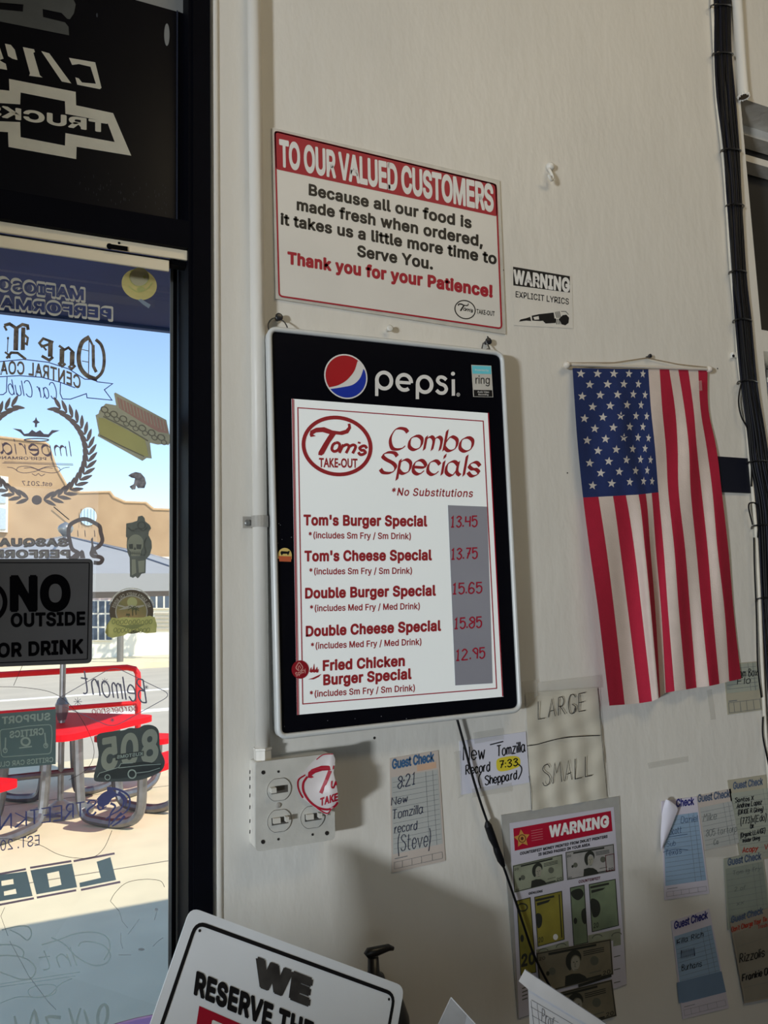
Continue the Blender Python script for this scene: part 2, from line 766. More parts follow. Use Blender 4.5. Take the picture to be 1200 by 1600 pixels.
    def tube(s, pts, r, n=10, cap=True, closed=False):
        pts = [Vector(p) for p in pts]
        rs = r if isinstance(r, (list, tuple)) else [r] * len(pts)
        base = len(s.V)
        prev = None
        N = len(pts)
        for i, p in enumerate(pts):
            t = (pts[min(i + 1, N - 1)] - pts[max(i - 1, 0)]).normalized()
            if prev is None:
                ref = Vector((0, 0, 1)) if abs(t.z) < 0.9 else Vector((1, 0, 0))
                u = t.cross(ref).normalized()
            else:
                u = (prev - t * prev.dot(t)).normalized()
            prev = u
            v = t.cross(u)
            s.V += [p + (u * math.cos(2 * math.pi * k / n) + v * math.sin(2 * math.pi * k / n)) * rs[i] for k in range(n)]
        fs = []
        for i in range(N - 1):
            for k in range(n):
                a, b = base + i * n + k, base + i * n + (k + 1) % n
                fs.append((a, b, b + n, a + n))
        if cap:
            fs.append(tuple(base + k for k in reversed(range(n))))
            fs.append(tuple(base + (N - 1) * n + k for k in range(n)))
        s.F += fs
        s.M += [s.mi] * len(fs)
        return s

    def lathe(s, c, axis, prof, n=20):
        """profile of (distance along axis, radius) turned about axis through c"""
        c, ax = Vector(c), Vector(axis).normalized()
        return s.tube([c + ax * h for h, _ in prof], [r for _, r in prof], n)


def ccw_round(pts, r, n=5):
    """round the corners of a polygon in crop coordinates"""
    out = []
    N = len(pts)
    for i in range(N):
        p, a, b = Vector(pts[i]), Vector(pts[i - 1]), Vector(pts[(i + 1) % N])
        d0, d1 = (a - p), (b - p)
        k = min(r, d0.length / 2.1, d1.length / 2.1)
        s0, s1 = p + d0.normalized() * k, p + d1.normalized() * k
        for j in range(n + 1):
            t = j / n
            q = s0 * (1 - t) ** 2 + p * 2 * t * (1 - t) + s1 * t * t
            out.append((q.x, q.y))
    return out


def bevel(o, w=0.002, seg=2):
    m = o.modifiers.new('bevel', 'BEVEL')
    m.width = w
    m.segments = seg
    m.limit_method = 'ANGLE'
    return o


def lerp2(q, u, v):
    """bilinear point of a crop-space quad TL TR BR BL"""
    a, b, c, d = [Vector(p) for p in q]
    return (a * (1 - u) + b * u) * (1 - v) + (d * (1 - u) + c * u) * v

# ================================================================== setting
M_wall = mat('painted_plaster', (226, 222, 213), 0.42, 0.05, 5.0, 0.35, 26.0, spec=0.4, stretch=(1.6, 1.6, 0.7))
M_wallp = mat('room_paint', (176, 170, 160), 0.7, 0.06, 4.0, 0.1)
M_floor = mat('floor_tile', (104, 86, 70), 0.5, 0.2, 6.0, 0.1)
M_black = mat('dark_bronze_metal', (7, 8, 16), 0.6, 0.2, 20, spec=0.06)
M_groove = mat('black_rubber', (10, 10, 13), 0.7, 0.2, 30, spec=0.05)
M_silver = mat('mill_aluminium', (150, 152, 150), 0.35, 0.15, 25, metal=0.6)
M_beige = mat('beige_enamel', (252, 238, 208), 0.5, 0.06, 9, 0.05)
M_film = mat('black_window_film', (8, 9, 17), 0.3, 0.3, 4, spec=0.25)
M_glass = glass_mat('door_glass')
M_conc = mat('sidewalk_concrete', (222, 210, 176), 0.85, 0.10, 3.0, 0.15, 90)
M_road = mat('street_asphalt', (186, 178, 160), 0.9, 0.10, 1.2, 0.1, 60)

XJ, XW, ZTOP = 0.2255, P(1170, 300).x, 3.2
z_open = P(1157, 153).z
z_sill1, z_sill0 = P(1188, 515).z, P(1190, 548).z

w = B()
w.box(0.241, XW, 0, 0.15, 0, ZTOP)
w.box(XW, 3.4, 0, 0.15, z_open, ZTOP)
w.box(XW, 3.4, 0, 0.15, 0, 0.95)
w.box(2.35, 3.4, 0, 0.15, 0.95, z_open)
w.box(XW, 2.35, 0, 0.15, z_sill0, z_sill1)
w.box(-0.86, 0.2255, 0, 0.15, 2.62, ZTOP)
w.box(-1.9, -0.86, 0, 0.15, 0, ZTOP)
struct(w.obj('wall_front', M_wall))

# rounded plaster edge beside the door frame
w = B()
prof = [(0.2258, 0.016), (0.2275, 0.004), (0.231, -0.001), (0.2365, -0.0035), (0.2405, -0.0015), (0.2425, 0.003)]
V = [(x, y, z) for z in (0.0, 1.1, 1.7, 2.3, ZTOP) for x, y in prof]
n = len(prof)
w.add(V, [(r * n + k, r * n + k + 1, (r + 1) * n + k + 1, (r + 1) * n + k) for r in range(4) for k in range(n - 1)])
struct(w.obj('trim_1', M_wall, smooth=True))

for nm, bx in (('wall_left', [(-1.9, -1.8, -5, 0, 0, 1.11), (-1.9, -1.8, -5, 0, 2.1, ZTOP), (-1.9, -1.8, -1.36, 0, 1.11, 2.1), (-1.9, -1.8, -5, -2.8, 1.11, 2.1)]),  # unseen opening, its edges set to shade the front wall low and left
               ('wall_back', [(-1.9, 3.4, -5.1, -5, 0, ZTOP)]), ('wall_right', [(3.4, 3.5, -5, 0.15, 0, ZTOP)])):
    w = B()
    for q in bx:
        w.box(*q)
    struct(w.obj(nm, M_wallp))
struct(B().box(-1.9, 3.4, -5, 0.15, -0.1, 0).obj('floor', M_floor))
struct(B().box(-1.9, 3.5, -5.1, 0.15, ZTOP, ZTOP + 0.1).obj('ceiling', M_wallp))

# door frame: jamb, head with beige underside and dark stop
w = B()
w.box(0.194, XJ, 0.0, 0.15, 0, 2.62)
w.box(0.2, 0.2262, -0.006, 0.002, 0, 2.62)
w.box(-0.86, -0.82, 0, 0.15, 0, 2.62)
w.box(-0.82, 0.194, 0, 0.15, 2.58, 2.62)
struct(w.obj('trim_2', M_black))
h = struct(B().box(-0.82, 0.194, 0.0, 0.034, 2.0405, 2.0835).obj('trim_3', M_black))
zA = P(0, 364, 0.012).z
zB0, zB1 = P(0, 367, 0.014).z, P(0, 385.5, 0.014).z
bevel(B().box(-0.82, 0.194, 0.008, 0.012, zA, 2.0405).obj('head_rail', M_beige, h), 0.001)
bevel(B().box(-0.82, P(264.5, 424, 0.014).x, 0.014, 0.018, zB1, zB0).obj('top_rail', M_beige, h), 0.001)
B().box(-0.82, 0.194, 0.0185, 0.034, zB0 - 0.004, zA + 0.002).obj('door_stop', M_groove, h)
q = P(186, 387, 0.007)
w = B()
w.box(q.x - 0.016, q.x + 0.012, 0.0065, 0.0085, q.z - 0.003, q.z + 0.0035)
w.tube([(q.x - 0.013, 0.0062, q.z), (q.x - 0.013, 0.0085, q.z)], 0.0042, 12)
w.obj('latch_plate', M_groove, h)
B().tube([(q.x, 0.0072, q.z + 0.0075), (q.x, 0.009, q.z + 0.0075)], 0.0018, 10).obj('screw', M_groove, h)

GY = 0.092
d = struct(B().box(-0.82, 0.194, GY, GY + 0.0001, 0.01, 2.11).obj('door_1', M_glass))
xb0, xb1, xb2 = P(264.5, 800, GY).x, P(269, 800, GY).x, P(275.5, 800, GY).x
B().box(xb0, xb1, GY - 0.004, GY - 0.0005, 0.01, 2.09).obj('glazing_bead', M_silver, d)
B().box(xb1, xb2, GY - 0.004, GY + 0.004, 0.01, 2.09).obj('glass_gasket', M_groove, d)
B().box(xb2 + 0.0035, xb2 + 0.0042, GY - 0.002, GY - 0.0005, 0.01, 2.09).obj('glass_edge', M_silver, d)

TY = 0.05
zf = P(262, 14, TY).z
t = struct(B().box(-0.82, 0.194, TY, TY + 0.006, 2.0835, zf).obj('window_1', M_film))
B().box(-0.82, 0.194, TY, TY + 0.008, zf, 2.58).obj('upper_pane', mat('pale_grey', (150, 150, 146), 0.6), t)  # opaque grey panel added for the bright outside above the film
B().box(0.1835, 0.1855, TY - 0.003, TY, 2.0835, zf).obj('glazing_bead', mat('dark_bead', (52, 56, 70), 0.3, spec=0.6), t)
B().ell(Fr(0, 0, 2.857, TY - 0.001), 745, 155, 12, 50).obj('torn_spot', mat('pale_grey', (150, 150, 146)), t)
w = B()
f = Fr(0, 0, 2.857, TY - 0.0008)
for i in range(60):
    x, y = random.uniform(350, 745), 0
    y = random.uniform(700, 930) * 0.5 + 0.5 * (720 + (x - 40) * 0.25) + random.uniform(0, 60)
    if y < 850 + (x - 40) * 0.155 - 12:
        w.line(f, [(x, y), (x + random.uniform(-2, 2), y + random.uniform(4, 16))], 1.6)
w.ell(f, 433, 68, 4, 10)
w.obj('dried_drip', mat('drip_dust', (64, 68, 74), 0.9), t)

# window to the right of the cables
w2 = B()
for a, b_ in ((1056, 1150), (1310, 1364)):
    z1 = P(1080 + 440 / 5.333, a / 5.333, 0.08).z
    z0 = P(1080 + 440 / 5.333, b_ / 5.333, 0.08).z
    w2.box(XW, 2.35, 0.07, 0.11, z0, z1)
w2.box(XW, XW + 0.008, 0.07, 0.12, 0.95, z_open)
wo = struct(w2.obj('window_2', M_wall))
B().box(XW, 2.35, 0.115, 0.12, z_sill1, z_open).obj('tinted_pane', mat('grey_tinted_glass', (70, 68, 66), 0.25, 0.25, 2.0), wo)
B().box(XW + 0.01, 2.35, 0.115, 0.1155, 0.95, z_sill0).obj('clear_pane', M_glass, wo)
w2 = B()
xl = P(1193, 600, 0.1).x
w2.box(xl - 0.03, xl, 0.09, 0.118, 0.95, z_sill0)
w2.box(XW, 2.35, 0.09, 0.118, P(1196, 566, 0.1).z, z_sill0)
w2.box(XW, 2.35, 0.09, 0.118, P(1196, 592, 0.1).z, P(1196, 580, 0.1).z)
w2.obj('window_frame', mat('white_vinyl', (235, 236, 236), 0.4), wo)

# ------------------------------------------------------------------ outside
g = struct(B().box(-14, 22, 0.15, 7.6, -0.12, 0.0).obj('ground', M_conc))
w = B()
for y in (2.0, 3.85, 5.9):
    w.box(-8, 12, y, y + 0.012, 0.0, 0.001)
w.obj('joint', mat('joint_dirt', (120, 112, 100), 0.9), g)
rd = struct(B().box(-30, 60, 7.6, 60, -0.14, -0.02).obj('street', M_road))
w = B()
w.box(-12, 6, 11.2, 11.5, -0.02, -0.012)
w.box(-12, 5, 14.4, 14.6, -0.02, -0.012)
w.obj('lane_line', mat('road_paint', (240, 238, 230), 0.7), rd)
struct(B().box(-30, 60, 20.5, 24, -0.02, 0.13).obj('kerb', M_conc))

# awning over the door
yc = 1.2
zc = P(130, 498, yc).z
a = thing('awning', 'navy blue awning over the shop door, its edge crossing the top of the glass', 'awning', (0.0, 0.15, zc))
B().box(-3, 4, 0.15, yc, zc, zc + 0.05).obj('canopy_cloth', mat('navy_canvas', (26, 50, 112), 0.7, 0.35, 2.2, 0.1, 8), a)
B().box(-3, 4, yc, yc + 0.02, zc - 0.008, zc + 0.2).obj('valance', mat('navy_valance', (58, 84, 136), 0.7, 0.15, 5), a)

# far buildings
M_tan = mat('tan_stucco', (176, 150, 118), 0.9, 0.0, 0.7, 0.5, 2.0, rgb2=(160, 134, 104))
M_white = mat('white_stucco', (240, 234, 216), 0.85, 0.05, 1.0)
M_pane = mat('far_pane', (70, 84, 102), 0.2, 0.3, 3, spec=0.6)
M_wframe = mat('far_frame', (228, 222, 206), 0.6)
fy = 31.0
f = Fr(0, 0, 1, fy)
b = thing('stucco_building', 'tan stucco building with stepped parapet and a barred arched opening', 'building', (1, fy, 0))
top = [(-260, 650), (70, 690), (76, 694), (88, 728), (104, 756), (126, 768), (172, 767), (178, 775), (196, 783), (228, 784), (240, 794), (420, 800)]
w = B()
front = [f(*q) for q in top]
ptf = [Vector((front[0].x, fy, 0))] + front + [Vector((front[-1].x, fy, 0))]
pts2 = [(p.x, p.z) for p in ptf]
nn = len(ptf)
tr = tessellate_polygon([[Vector((x, y, 0)) for x, y in pts2]])
w.add(ptf + [p + Vector((0, 7, 0)) for p in ptf], [tuple(k) for k in tr] + [tuple(i + nn for i in k) for k in tr] + [(i, (i + 1) % nn, nn + (i + 1) % nn, nn + i) for i in range(nn)])
w.obj('wall', M_tan, b)
w = B()
w.line(f, [(q[0], q[1] + 1.2) for q in top], 2.4)
w.merge()
for v in w.V:
    v.y -= 0.06
w.obj('coping', mat('tan_coping', (196, 168, 132), 0.9), b)


def wide(f, pts, y0, y1, name, m, par):
    return B().slab(f, pts, y0, y1).obj(name, m, par)


o = wide(f, [(-40, 738), (13, 745), (12, 832), (-40, 828)], fy - 0.15, fy, 'window', M_wframe, b)
for (xa, xb_, ya, yb) in ((-34, -3, 746, 785), (-34, -3, 791, 826), (0, 9, 748, 786), (0, 9, 793, 827)):
    wide(f, [(xa, ya), (xb_, ya + 2), (xb_, yb), (xa, yb)], fy - 0.2, fy - 0.15, 'pane', mat('pale_pane', (176, 190, 200), 0.2, spec=0.6), o)
o = B().ell(f.at(fy - 0.05), 138, 807, 13, 14).obj('arched_opening', mat('sky_pane', (196, 226, 244), 0.3, 0.05), b)
w = B()
for x in (127, 132, 137, 142, 147):
    w.line(f.at(fy - 0.1), [(x, 795), (x, 820)], 0.8)
w.obj('bar', M_groove, o)
w = B()
w.tube([f.at(fy - 0.1)(84, 792), f.at(fy - 0.1)(108, 812)], 0.02, 6)
w.obj('cable', M_groove, b)

fy = 24.0
f = Fr(0, 0, 1, fy)
b = thing('white_building', 'low white building with gridded windows behind the grey umbrella', 'building', (2, fy, 0))
z1 = P(265, 876, fy).z
B().box(-6, 6, fy, fy + 5, 0.0, z1).obj('wall', M_white, b)
B().box(-6.1, 6.1, fy - 0.1, fy + 5, z1, z1 + 0.12).obj('roof_edge', M_white, b)
for (xa, xb_, ya, yb, nx, nz) in ((142, 181, 908, 931, 3, 1), (142, 176, 938, 1001, 3, 3), (233, 268, 908, 951, 3, 2)):
    o = wide(f, [(xa, ya), (xb_, ya), (xb_, yb), (xa, yb)], fy - 0.08, fy, 'window', M_wframe, b)
    dx, dz = (xb_ - xa) / nx, (yb - ya) / nz
    w = B()
    for i in range(nx):
        for j in range(nz):
            x0, y0 = xa + i * dx + 1.3, ya + j * dz + 1.3
            w.poly(f.at(fy - 0.085), [(x0, y0), (x0 + dx - 2.6, y0), (x0 + dx - 2.6, y0 + dz - 2.6), (x0, y0 + dz - 2.6)])
    w.obj('pane', M_pane, o)
B().slab(f, [(145, 931), (180, 931), (180, 938), (145, 938)], fy - 0.06, fy).obj('sill_panel', mat('mauve_panel', (190, 172, 166), 0.8), b)
w = B()
for k in range(5):
    w.slab(f, [(242, 957 + k * 6), (270, 957 + k * 6), (270, 960 + k * 6), (242, 960 + k * 6)], fy - 0.06, fy)
w.obj('louvre', mat('louvre_grey', (170, 164, 150), 0.7), b)
pz = P(189, 905, 21.5)
o = B().tube([pz, (pz.x, 21.5, 0.13)], 0.09, 10)
tag(o.obj('street_post', mat('post_grey', (120, 118, 112), 0.6, metal=0.2), loc=(pz.x, 21.5, 0.13)), 'thin grey post standing before the far white building', 'post')

# tree glimpsed beside the jamb
M_leaf = mat('leaf_green', (150, 160, 70), 0.7, 0.4, 3.0)
c = P(318, 760, 21)
tr_ = thing('street_tree', 'yellow-green tree glimpsed in the gap beside the dark door jamb', 'tree', (c.x, 21, 0.13))
w = B()
for i in range(900):
    u = Vector((random.gauss(0, 1), random.gauss(0, 1), random.gauss(0, 1))).normalized() * random.uniform(0.35, 1.0) ** 0.5
    p = Vector((c.x + u.x * 0.85, 21 + u.y * 0.9, c.z + u.z * 2.4))
    e1 = Vector((random.gauss(0, 1), random.gauss(0, 1), random.gauss(0, 1))).normalized() * 0.13
    e2 = e1.cross(Vector((random.gauss(0, 1), random.gauss(0, 1), random.gauss(0, 1)))).normalized() * 0.06
    w.add([p - e1, p + e2, p + e1, p - e2], [(0, 1, 2, 3)])
w.obj('foliage', M_leaf, tr_)
B().tube([(c.x, 21, 0.13), (c.x + .05, 21, 1.4), (c.x, 21, 3.6)], [0.13, 0.1, 0.05], 8).obj('trunk', mat('bark', (96, 80, 62), 0.9), tr_)

# railing
M_red = mat('red_enamel', (222, 26, 34), 0.35, 0.08, 12, spec=0.5)
yr = 6.5


def rail_pts(z):
    x1 = P(216, 1045, yr).x
    return [(-5, yr, z), (x1 - 0.1, yr, z), (x1 - 0.03, yr, z - 0.02), (x1 - 0.005, yr, z - 0.06), (x1, yr, z - 0.12), (x1, yr, 0.0)]


zr = P(110, 1048, yr).z
rl = thing('handrail', 'red tubular handrail running behind the picnic table', 'railing', (P(216, 1045, yr).x, yr, 0))
B().tube(rail_pts(zr), 0.028, 10).obj('top_rail', M_red, rl)
B().tube([(-5, yr, zr - 0.33), (P(220, 1090, yr).x, yr, zr - 0.33)], 0.022, 10).obj('mid_rail', M_red, rl)
for x in (-4.5, -2.4, -0.75):
    B().tube([(x, yr, 0), (x, yr, zr)], 0.024, 10).obj('post', M_red, rl)

# picnic table with four seats on bent tubes
M_tube = mat('galvanised_tube', (128, 128, 130), 0.35, 0.2, 18, metal=0.7)
M_perf = mat('perforated_red_steel', (226, 20, 34), 0.6, 0.10, 26, spec=0.15)


def rsq(cx, cy, hx, hy, z, th, r, rot):
    b_ = B()
    pts = ccw_round([(-hx, -hy), (hx, -hy), (hx, hy), (-hx, hy)], r, 5)
    cs, sn = math.cos(rot), math.sin(rot)
    n_ = len(pts)
    vv = [(cx + x * cs - y * sn, cy + x * sn + y * cs, z) for x, y in pts] + [(cx + x * cs - y * sn, cy + x * sn + y * cs, z - th) for x, y in pts]
    b_.add(vv, [tuple(range(n_)), tuple(reversed(range(n_, 2 * n_)))] + [(i, n_ + i, n_ + (i + 1) % n_, (i + 1) % n_) for i in range(n_)])
    return b_


def picnic(cx, cy, rot, label, group, name='picnic_table'):
    tb = thing(name, label, 'table', (cx, cy, 0), group)
    rsq(cx, cy, 0.5, 0.5, 0.67, 0.045, 0.12, rot).obj('tabletop', M_perf, tb)
    for k in range(4):
        a_ = rot + math.pi / 2 * k
        dx, dy = math.cos(a_), math.sin(a_)
        sx, sy = cx + dx * 0.88, cy + dy * 0.88
        rsq(sx, sy, 0.15, 0.38, 0.43, 0.045, 0.1, a_).obj('seat', M_perf, tb)
        for s_ in (-0.2, 0.2):
            ox, oy = -dy * s_, dx * s_
            p = crom([(cx + dx * 0.34 + ox, cy + dy * 0.34 + oy, 0.625), (cx + dx * 0.36 + ox, cy + dy * 0.36 + oy, 0.3), (cx + dx * 0.4 + ox, cy + dy * 0.4 + oy, 0.08),
                      (cx + dx * 0.55 + ox, cy + dy * 0.55 + oy, 0.035), (cx + dx * 0.76 + ox, cy + dy * 0.76 + oy, 0.04), (cx + dx * 0.89 + ox, cy + dy * 0.89 + oy, 0.12),
                      (cx + dx * 0.91 + ox, cy + dy * 0.91 + oy, 0.385)], 5)
            B().tube(p, 0.034, 9).obj('leg', M_tube, tb)
    B().tube([(cx - 0.5, cy, 0.3), (cx + 0.5, cy, 0.3)], 0.025, 8).obj('brace', M_tube, tb)
    return tb


c = P(97, 1110, 5.4)
picnic(c.x, 5.4, math.radians(45), 'red perforated steel picnic table pierced by the umbrella pole', None)
u = thing('patio_umbrella', 'grey patio umbrella with ball finial over the red picnic table', 'umbrella', (c.x, 5.4, 0))
zt = P(100, 838, 5.4).z
B().tube([(c.x, 5.4, 0.02), (c.x, 5.4, zt + 0.02)], 0.022, 12).obj('pole', M_tube, u)
B().tube([(c.x, 5.4, 0.69), (c.x, 5.4, 0.75), (c.x, 5.4, 0.81), (c.x, 5.4, 0.86)], [0.03, 0.045, 0.05, 0.026], 12).obj('tilt_joint', M_tube, u)
B().lathe((c.x, 5.4, 0.0), (0, 0, 1), [(0, .24), (.03, .24), (.05, .1), (.1, .03)], 20).obj('base', M_tube, u)
w = B()
cc = (c.x, 5.4, zt)
w.lathe(cc, (0, 0, 1), [(0, .02), (.02, .035), (.035, .05), (.06, .06), (.085, .05), (.1, .03), (.112, .006)], 16)
w.obj('finial', M_silver, u, smooth=True)
w = B()
R_, n_ = 1.3, 8
ring0, ring1, ring2 = [], [], []
for k in range(n_):
    a_ = 2 * math.pi * (k + 0.5) / n_ + 0.25
    ring1.append((c.x + R_ * math.cos(a_), 5.4 + R_ * math.sin(a_), zt - 0.35))
    ring0.append((c.x + R_ * 0.5 * math.cos(a_), 5.4 + R_ * 0.5 * math.sin(a_), zt - 0.155))
    ring2.append((c.x + R_ * math.cos(a_), 5.4 + R_ * math.sin(a_), zt - 0.47))
w.add([cc] + ring0 + ring1 + ring2, [(0, 1 + k, 1 + (k + 1) % 8) for k in range(8)] + [(1 + k, 9 + k, 9 + (k + 1) % 8, 1 + (k + 1) % 8) for k in range(8)] +
      [(9 + k, 17 + k, 17 + (k + 1) % 8, 9 + (k + 1) % 8) for k in range(8)])
w.obj('canopy', mat('grey_canvas', (152, 154, 154), 0.8, 0.06, 3), u)
for k in range(8):
    B().tube([cc, ring0[k], ring1[k]], 0.01, 6).obj('rib', M_tube, u)

# round seat just outside the glass
e = G(212, 1590, 0.45)
st = thing('round_stool', 'round red stool with dark red rim, sky reflection coloured purple into its top, just outside the door glass', 'stool', (e.x, e.y - 0.3, 0))
cx, cy = e.x, e.y - 0.3
B().lathe((cx, cy, 0.43), (0, 0, 1), [(0, .29), (.006, .3), (.02, .3), (.024, .29)], 40).obj('rim', mat('dark_red_rim', (96, 22, 26), 0.4), st)
B().lathe((cx, cy, 0.452), (0, 0, 1), [(0, .284), (.004, .284), (.006, .27)], 40).obj('seat', mat('red_seat_sky_tint', (196, 126, 178), 0.3, 0.1), st)  # sky reflection on the red seat, put into its colour as purple
B().lathe((cx, cy, 0.0), (0, 0, 1), [(0, .2), (.02, .2), (.04, .05), (.43, .04)], 20).obj('pedestal', M_tube, st)

# ================================================================== stickers on the glass, seen from behind (their lettering runs backwards)
FB, FC, FD, FE = [Fr(0, yo, 4, GY + 0.006) for yo in (400, 680, 1030, 1300)]
FU = Fr(150, 790, 7.615, GY + 0.006)
FW = Fr(140, 600, 8, GY + 0.006)
GS = 'stickers on the door glass'


def sticker(name, label, loc, group=GS):
    return thing(name, label, 'sticker', loc, group)


S_dark = mat('sticker_dark', (66, 62, 60), 0.6, 0.2, 60)
S_navy = mat('sticker_navy', (46, 52, 98), 0.6, 0.15, 60)
S_grey = mat('sticker_grey', (122, 120, 110), 0.6, 0.12, 60)
S_cream = mat('sticker_cream', (250, 245, 226), 0.6, 0.08, 30)
S_slate = mat('sticker_slate', (62, 66, 66), 0.6, 0.15, 40)
S_pale = mat('sticker_pale_grey', (128, 134, 130), 0.6, 0.1, 60)

# transom: lettering and truck badge
FA = Fr(0, 0, 2.857, TY - 0.001)
s = sticker('transom_sticker', 'cream backward C/10 truck lettering over an outlined bow-tie badge on dark glass', FA(100, 600), 'stickers on the dark transom')
w = B()
w.poly(FA, [(308, 258), (425, 278), (453, 392), (446, 398), (345, 378), (336, 345), (352, 350), (366, 368), (428, 374), (404, 298), (352, 286), (322, 290)])
w.poly(FA, [(184, 228), (220, 238), (318, 372), (276, 364)])
w.poly(FA, [(102, 210), (152, 220), (156, 232), (149, 236), (178, 336), (190, 346), (130, 338), (134, 328)])
w.poly(FA, [(22, 195), (48, 200), (66, 222), (78, 268), (55, 262), (36, 250)])
w.poly(FA, [(-40, 190), (0, 215), (16, 262), (-4, 268), (26, 285), (32, 312), (-40, 300)])
w.obj('lettering', S_cream, s)
w = B()
outer = [(-180, 380), (42, 405), (40, 352), (338, 410), (340, 470), (505, 505), (586, 695), (342, 655), (340, 710), (38, 656), (36, 590), (-180, 575)]
inner = [(-150, 450), (90, 466), (92, 413), (290, 452), (292, 508), (478, 543), (512, 634), (292, 594), (290, 650), (92, 612), (90, 545), (-150, 535)]
w.poly(FA, outer, [inner])
w.obj('badge', S_cream, s)
B().text(FA.up(1), 'TRUCKS', (474, 590), (-70, 510), 46, 0.06, spacing=1.0).obj('badge_lettering', S_cream, s)

s = sticker('faded_sticker', 'dark grey cut-out sticker at the very top of the transom', FA(60, 40), 'stickers on the dark transom')
w = B()
w.poly(FA, [(-60, -60), (300, -60), (338, 20), (330, 60), (312, 86), (300, 84), (275, 58), (190, 40), (192, 76), (290, 100), (306, 120), (308, 158), (290, 154), (-60, 84)],
       [[(-40, 8), (105, 20), (102, 52), (-40, 38)]])
w.obj('backing', mat('faded_grey', (84, 86, 84), 0.7, 0.2, 20), s)

# two-line performance sticker
s = sticker('lettering_sticker', 'backward two-line outlined Mafioso Performance lettering on the navy band', FB(350, 300))
w = B()
w.text(FB, 'MAFIOSO', (525, 284), (-14, 212), 80, 0.10)
w.text(FB, 'PERFORMANCE', (697, 402), (-262, 300), 78, 0.10)
w.obj('outline', mat('sticker_outline', (232, 226, 212), 0.6), s)
w = B()
w.text(FB.up(2), 'MAFIOSO', (519, 274), (-4, 206), 62, 0.045)
w.text(FB.up(2), 'PERFORMANCE', (690, 392), (-254, 292), 60, 0.045)
w.obj('lettering', mat('sticker_indigo', (46, 52, 84), 0.6), s)

s = sticker('round_sticker', 'pale yellow round sticker at the upper right corner of the glass', FB(870, 180))
B().ell(FB, 870, 178, 112, 95, 0.35).obj('disc', mat('sticker_yellow', (246, 228, 150), 0.6, 0.1, 30), s)
w = B()
w.ell(FB.up(1), 870, 132, 58, 56)
w.obj('light_patch', mat('sticker_buff', (250, 240, 196), 0.6), s)
w = B()
w.ring(FB.up(2), 870, 132, 60, 57, 5)
w.ell(FB.up(2), 903, 131, 9, 9)
w.line(FB.up(2), [(805, 190), (860, 225), (920, 205), (950, 165)], 7, smooth=True)
w.ell(FB.up(2), 880, 208, 26, 16)
w.obj('marks', mat('sticker_olive', (142, 128, 78), 0.6), s)
B().poly(FB.up(1), [(862, 276), (882, 268), (942, 305), (930, 328), (890, 300)]).obj('torn_tail', mat('torn_paper', (168, 184, 200), 0.7), s)

# car club sticker
s = sticker('car_club_sticker', 'backward blackletter One L car club lettering over an outlined ribbon', FB(350, 650))
w = B()
for pts, wd in (([(598, 522), (632, 556), (650, 620), (648, 690), (632, 735), (598, 768)], 20), ([(560, 506), (516, 536), (496, 590), (492, 650), (506, 704), (545, 748), (606, 772)], 27)):
    w.line(FB, crom(pts, 5), wd)
for pts, wd in (([(557, 512), (553, 748)], 6), ([(582, 556), (584, 690), (602, 726)], 20), ([(512, 584), (556, 594)], 5), ([(512, 656), (556, 664)], 5), ([(535, 510), (560, 520), (580, 560)], 14),
                ([(452, 598), (450, 688)], 30), ([(388, 580), (386, 676)], 30), ([(462, 606), (428, 572), (404, 586), (368, 560)], 15), ([(472, 684), (448, 706), (428, 688)], 16), ([(410, 672), (388, 690), (364, 668)], 16),
                ([(316, 536), (314, 630)], 30), ([(332, 630), (308, 652), (260, 624)], 18), ([(334, 540), (270, 516), (246, 544), (262, 566), (318, 548)], 16), ([(262, 556), (290, 590)], 12),
                ([(102, 448), (98, 590)], 30), ([(146, 446), (142, 588)], 26), ([(26, 434), (60, 424), (102, 452), (140, 428), (172, 436), (176, 462)], 20), ([(26, 436), (42, 466)], 14), ([(150, 490), (174, 512), (168, 552), (144, 540)], 14),
                ([(40, 640), (70, 604), (110, 606), (162, 646)], 16), ([(30, 600), (60, 622), (60, 640)], 12), ([(50, 514), (46, 602)], 6)):
    w.line(FB, pts, wd)
w.ell(FB, 50, 514, 7, 9)
w.obj('blackletter', mat('sticker_mottled', (86, 78, 70), 0.6, 0.0, 90, rgb2=(52, 46, 42)), s)
w = B()
w.line(FB, [(-20, 662), (150, 646), (300, 664), (430, 706), (530, 770), (602, 772), (606, 786), (704, 798), (652, 836), (700, 901), (544, 886), (540, 860), (440, 895), (390, 893), (376, 860), (378, 790)], 6)
w.line(FB, [(-20, 756), (120, 748), (260, 758), (378, 790), (470, 824)], 6)
w.line(FB, [(44, 756), (40, 850), (20, 866), (-20, 868)], 6)
w.hand(FB, 'Car', (358, 892), (238, 884), 96, 6, slant=0.28)
w.hand(FB, 'Club', (206, 880), (60, 864), 94, 6, slant=0.28)
w.obj('ribbon_outline', S_navy, s)


def arc1(t, h):
    x = 502 - 590 * t
    return Vector((x, 738 + 92 * ((x - 70) / 430) ** 2 - 78 * h))


B().text(FB, 'CENTRAL COAST', (0, 0), (1, 0), 1, 0.03, arc=arc1).obj('ribbon_lettering', mat('sticker_brown', (78, 70, 64), 0.6), s)

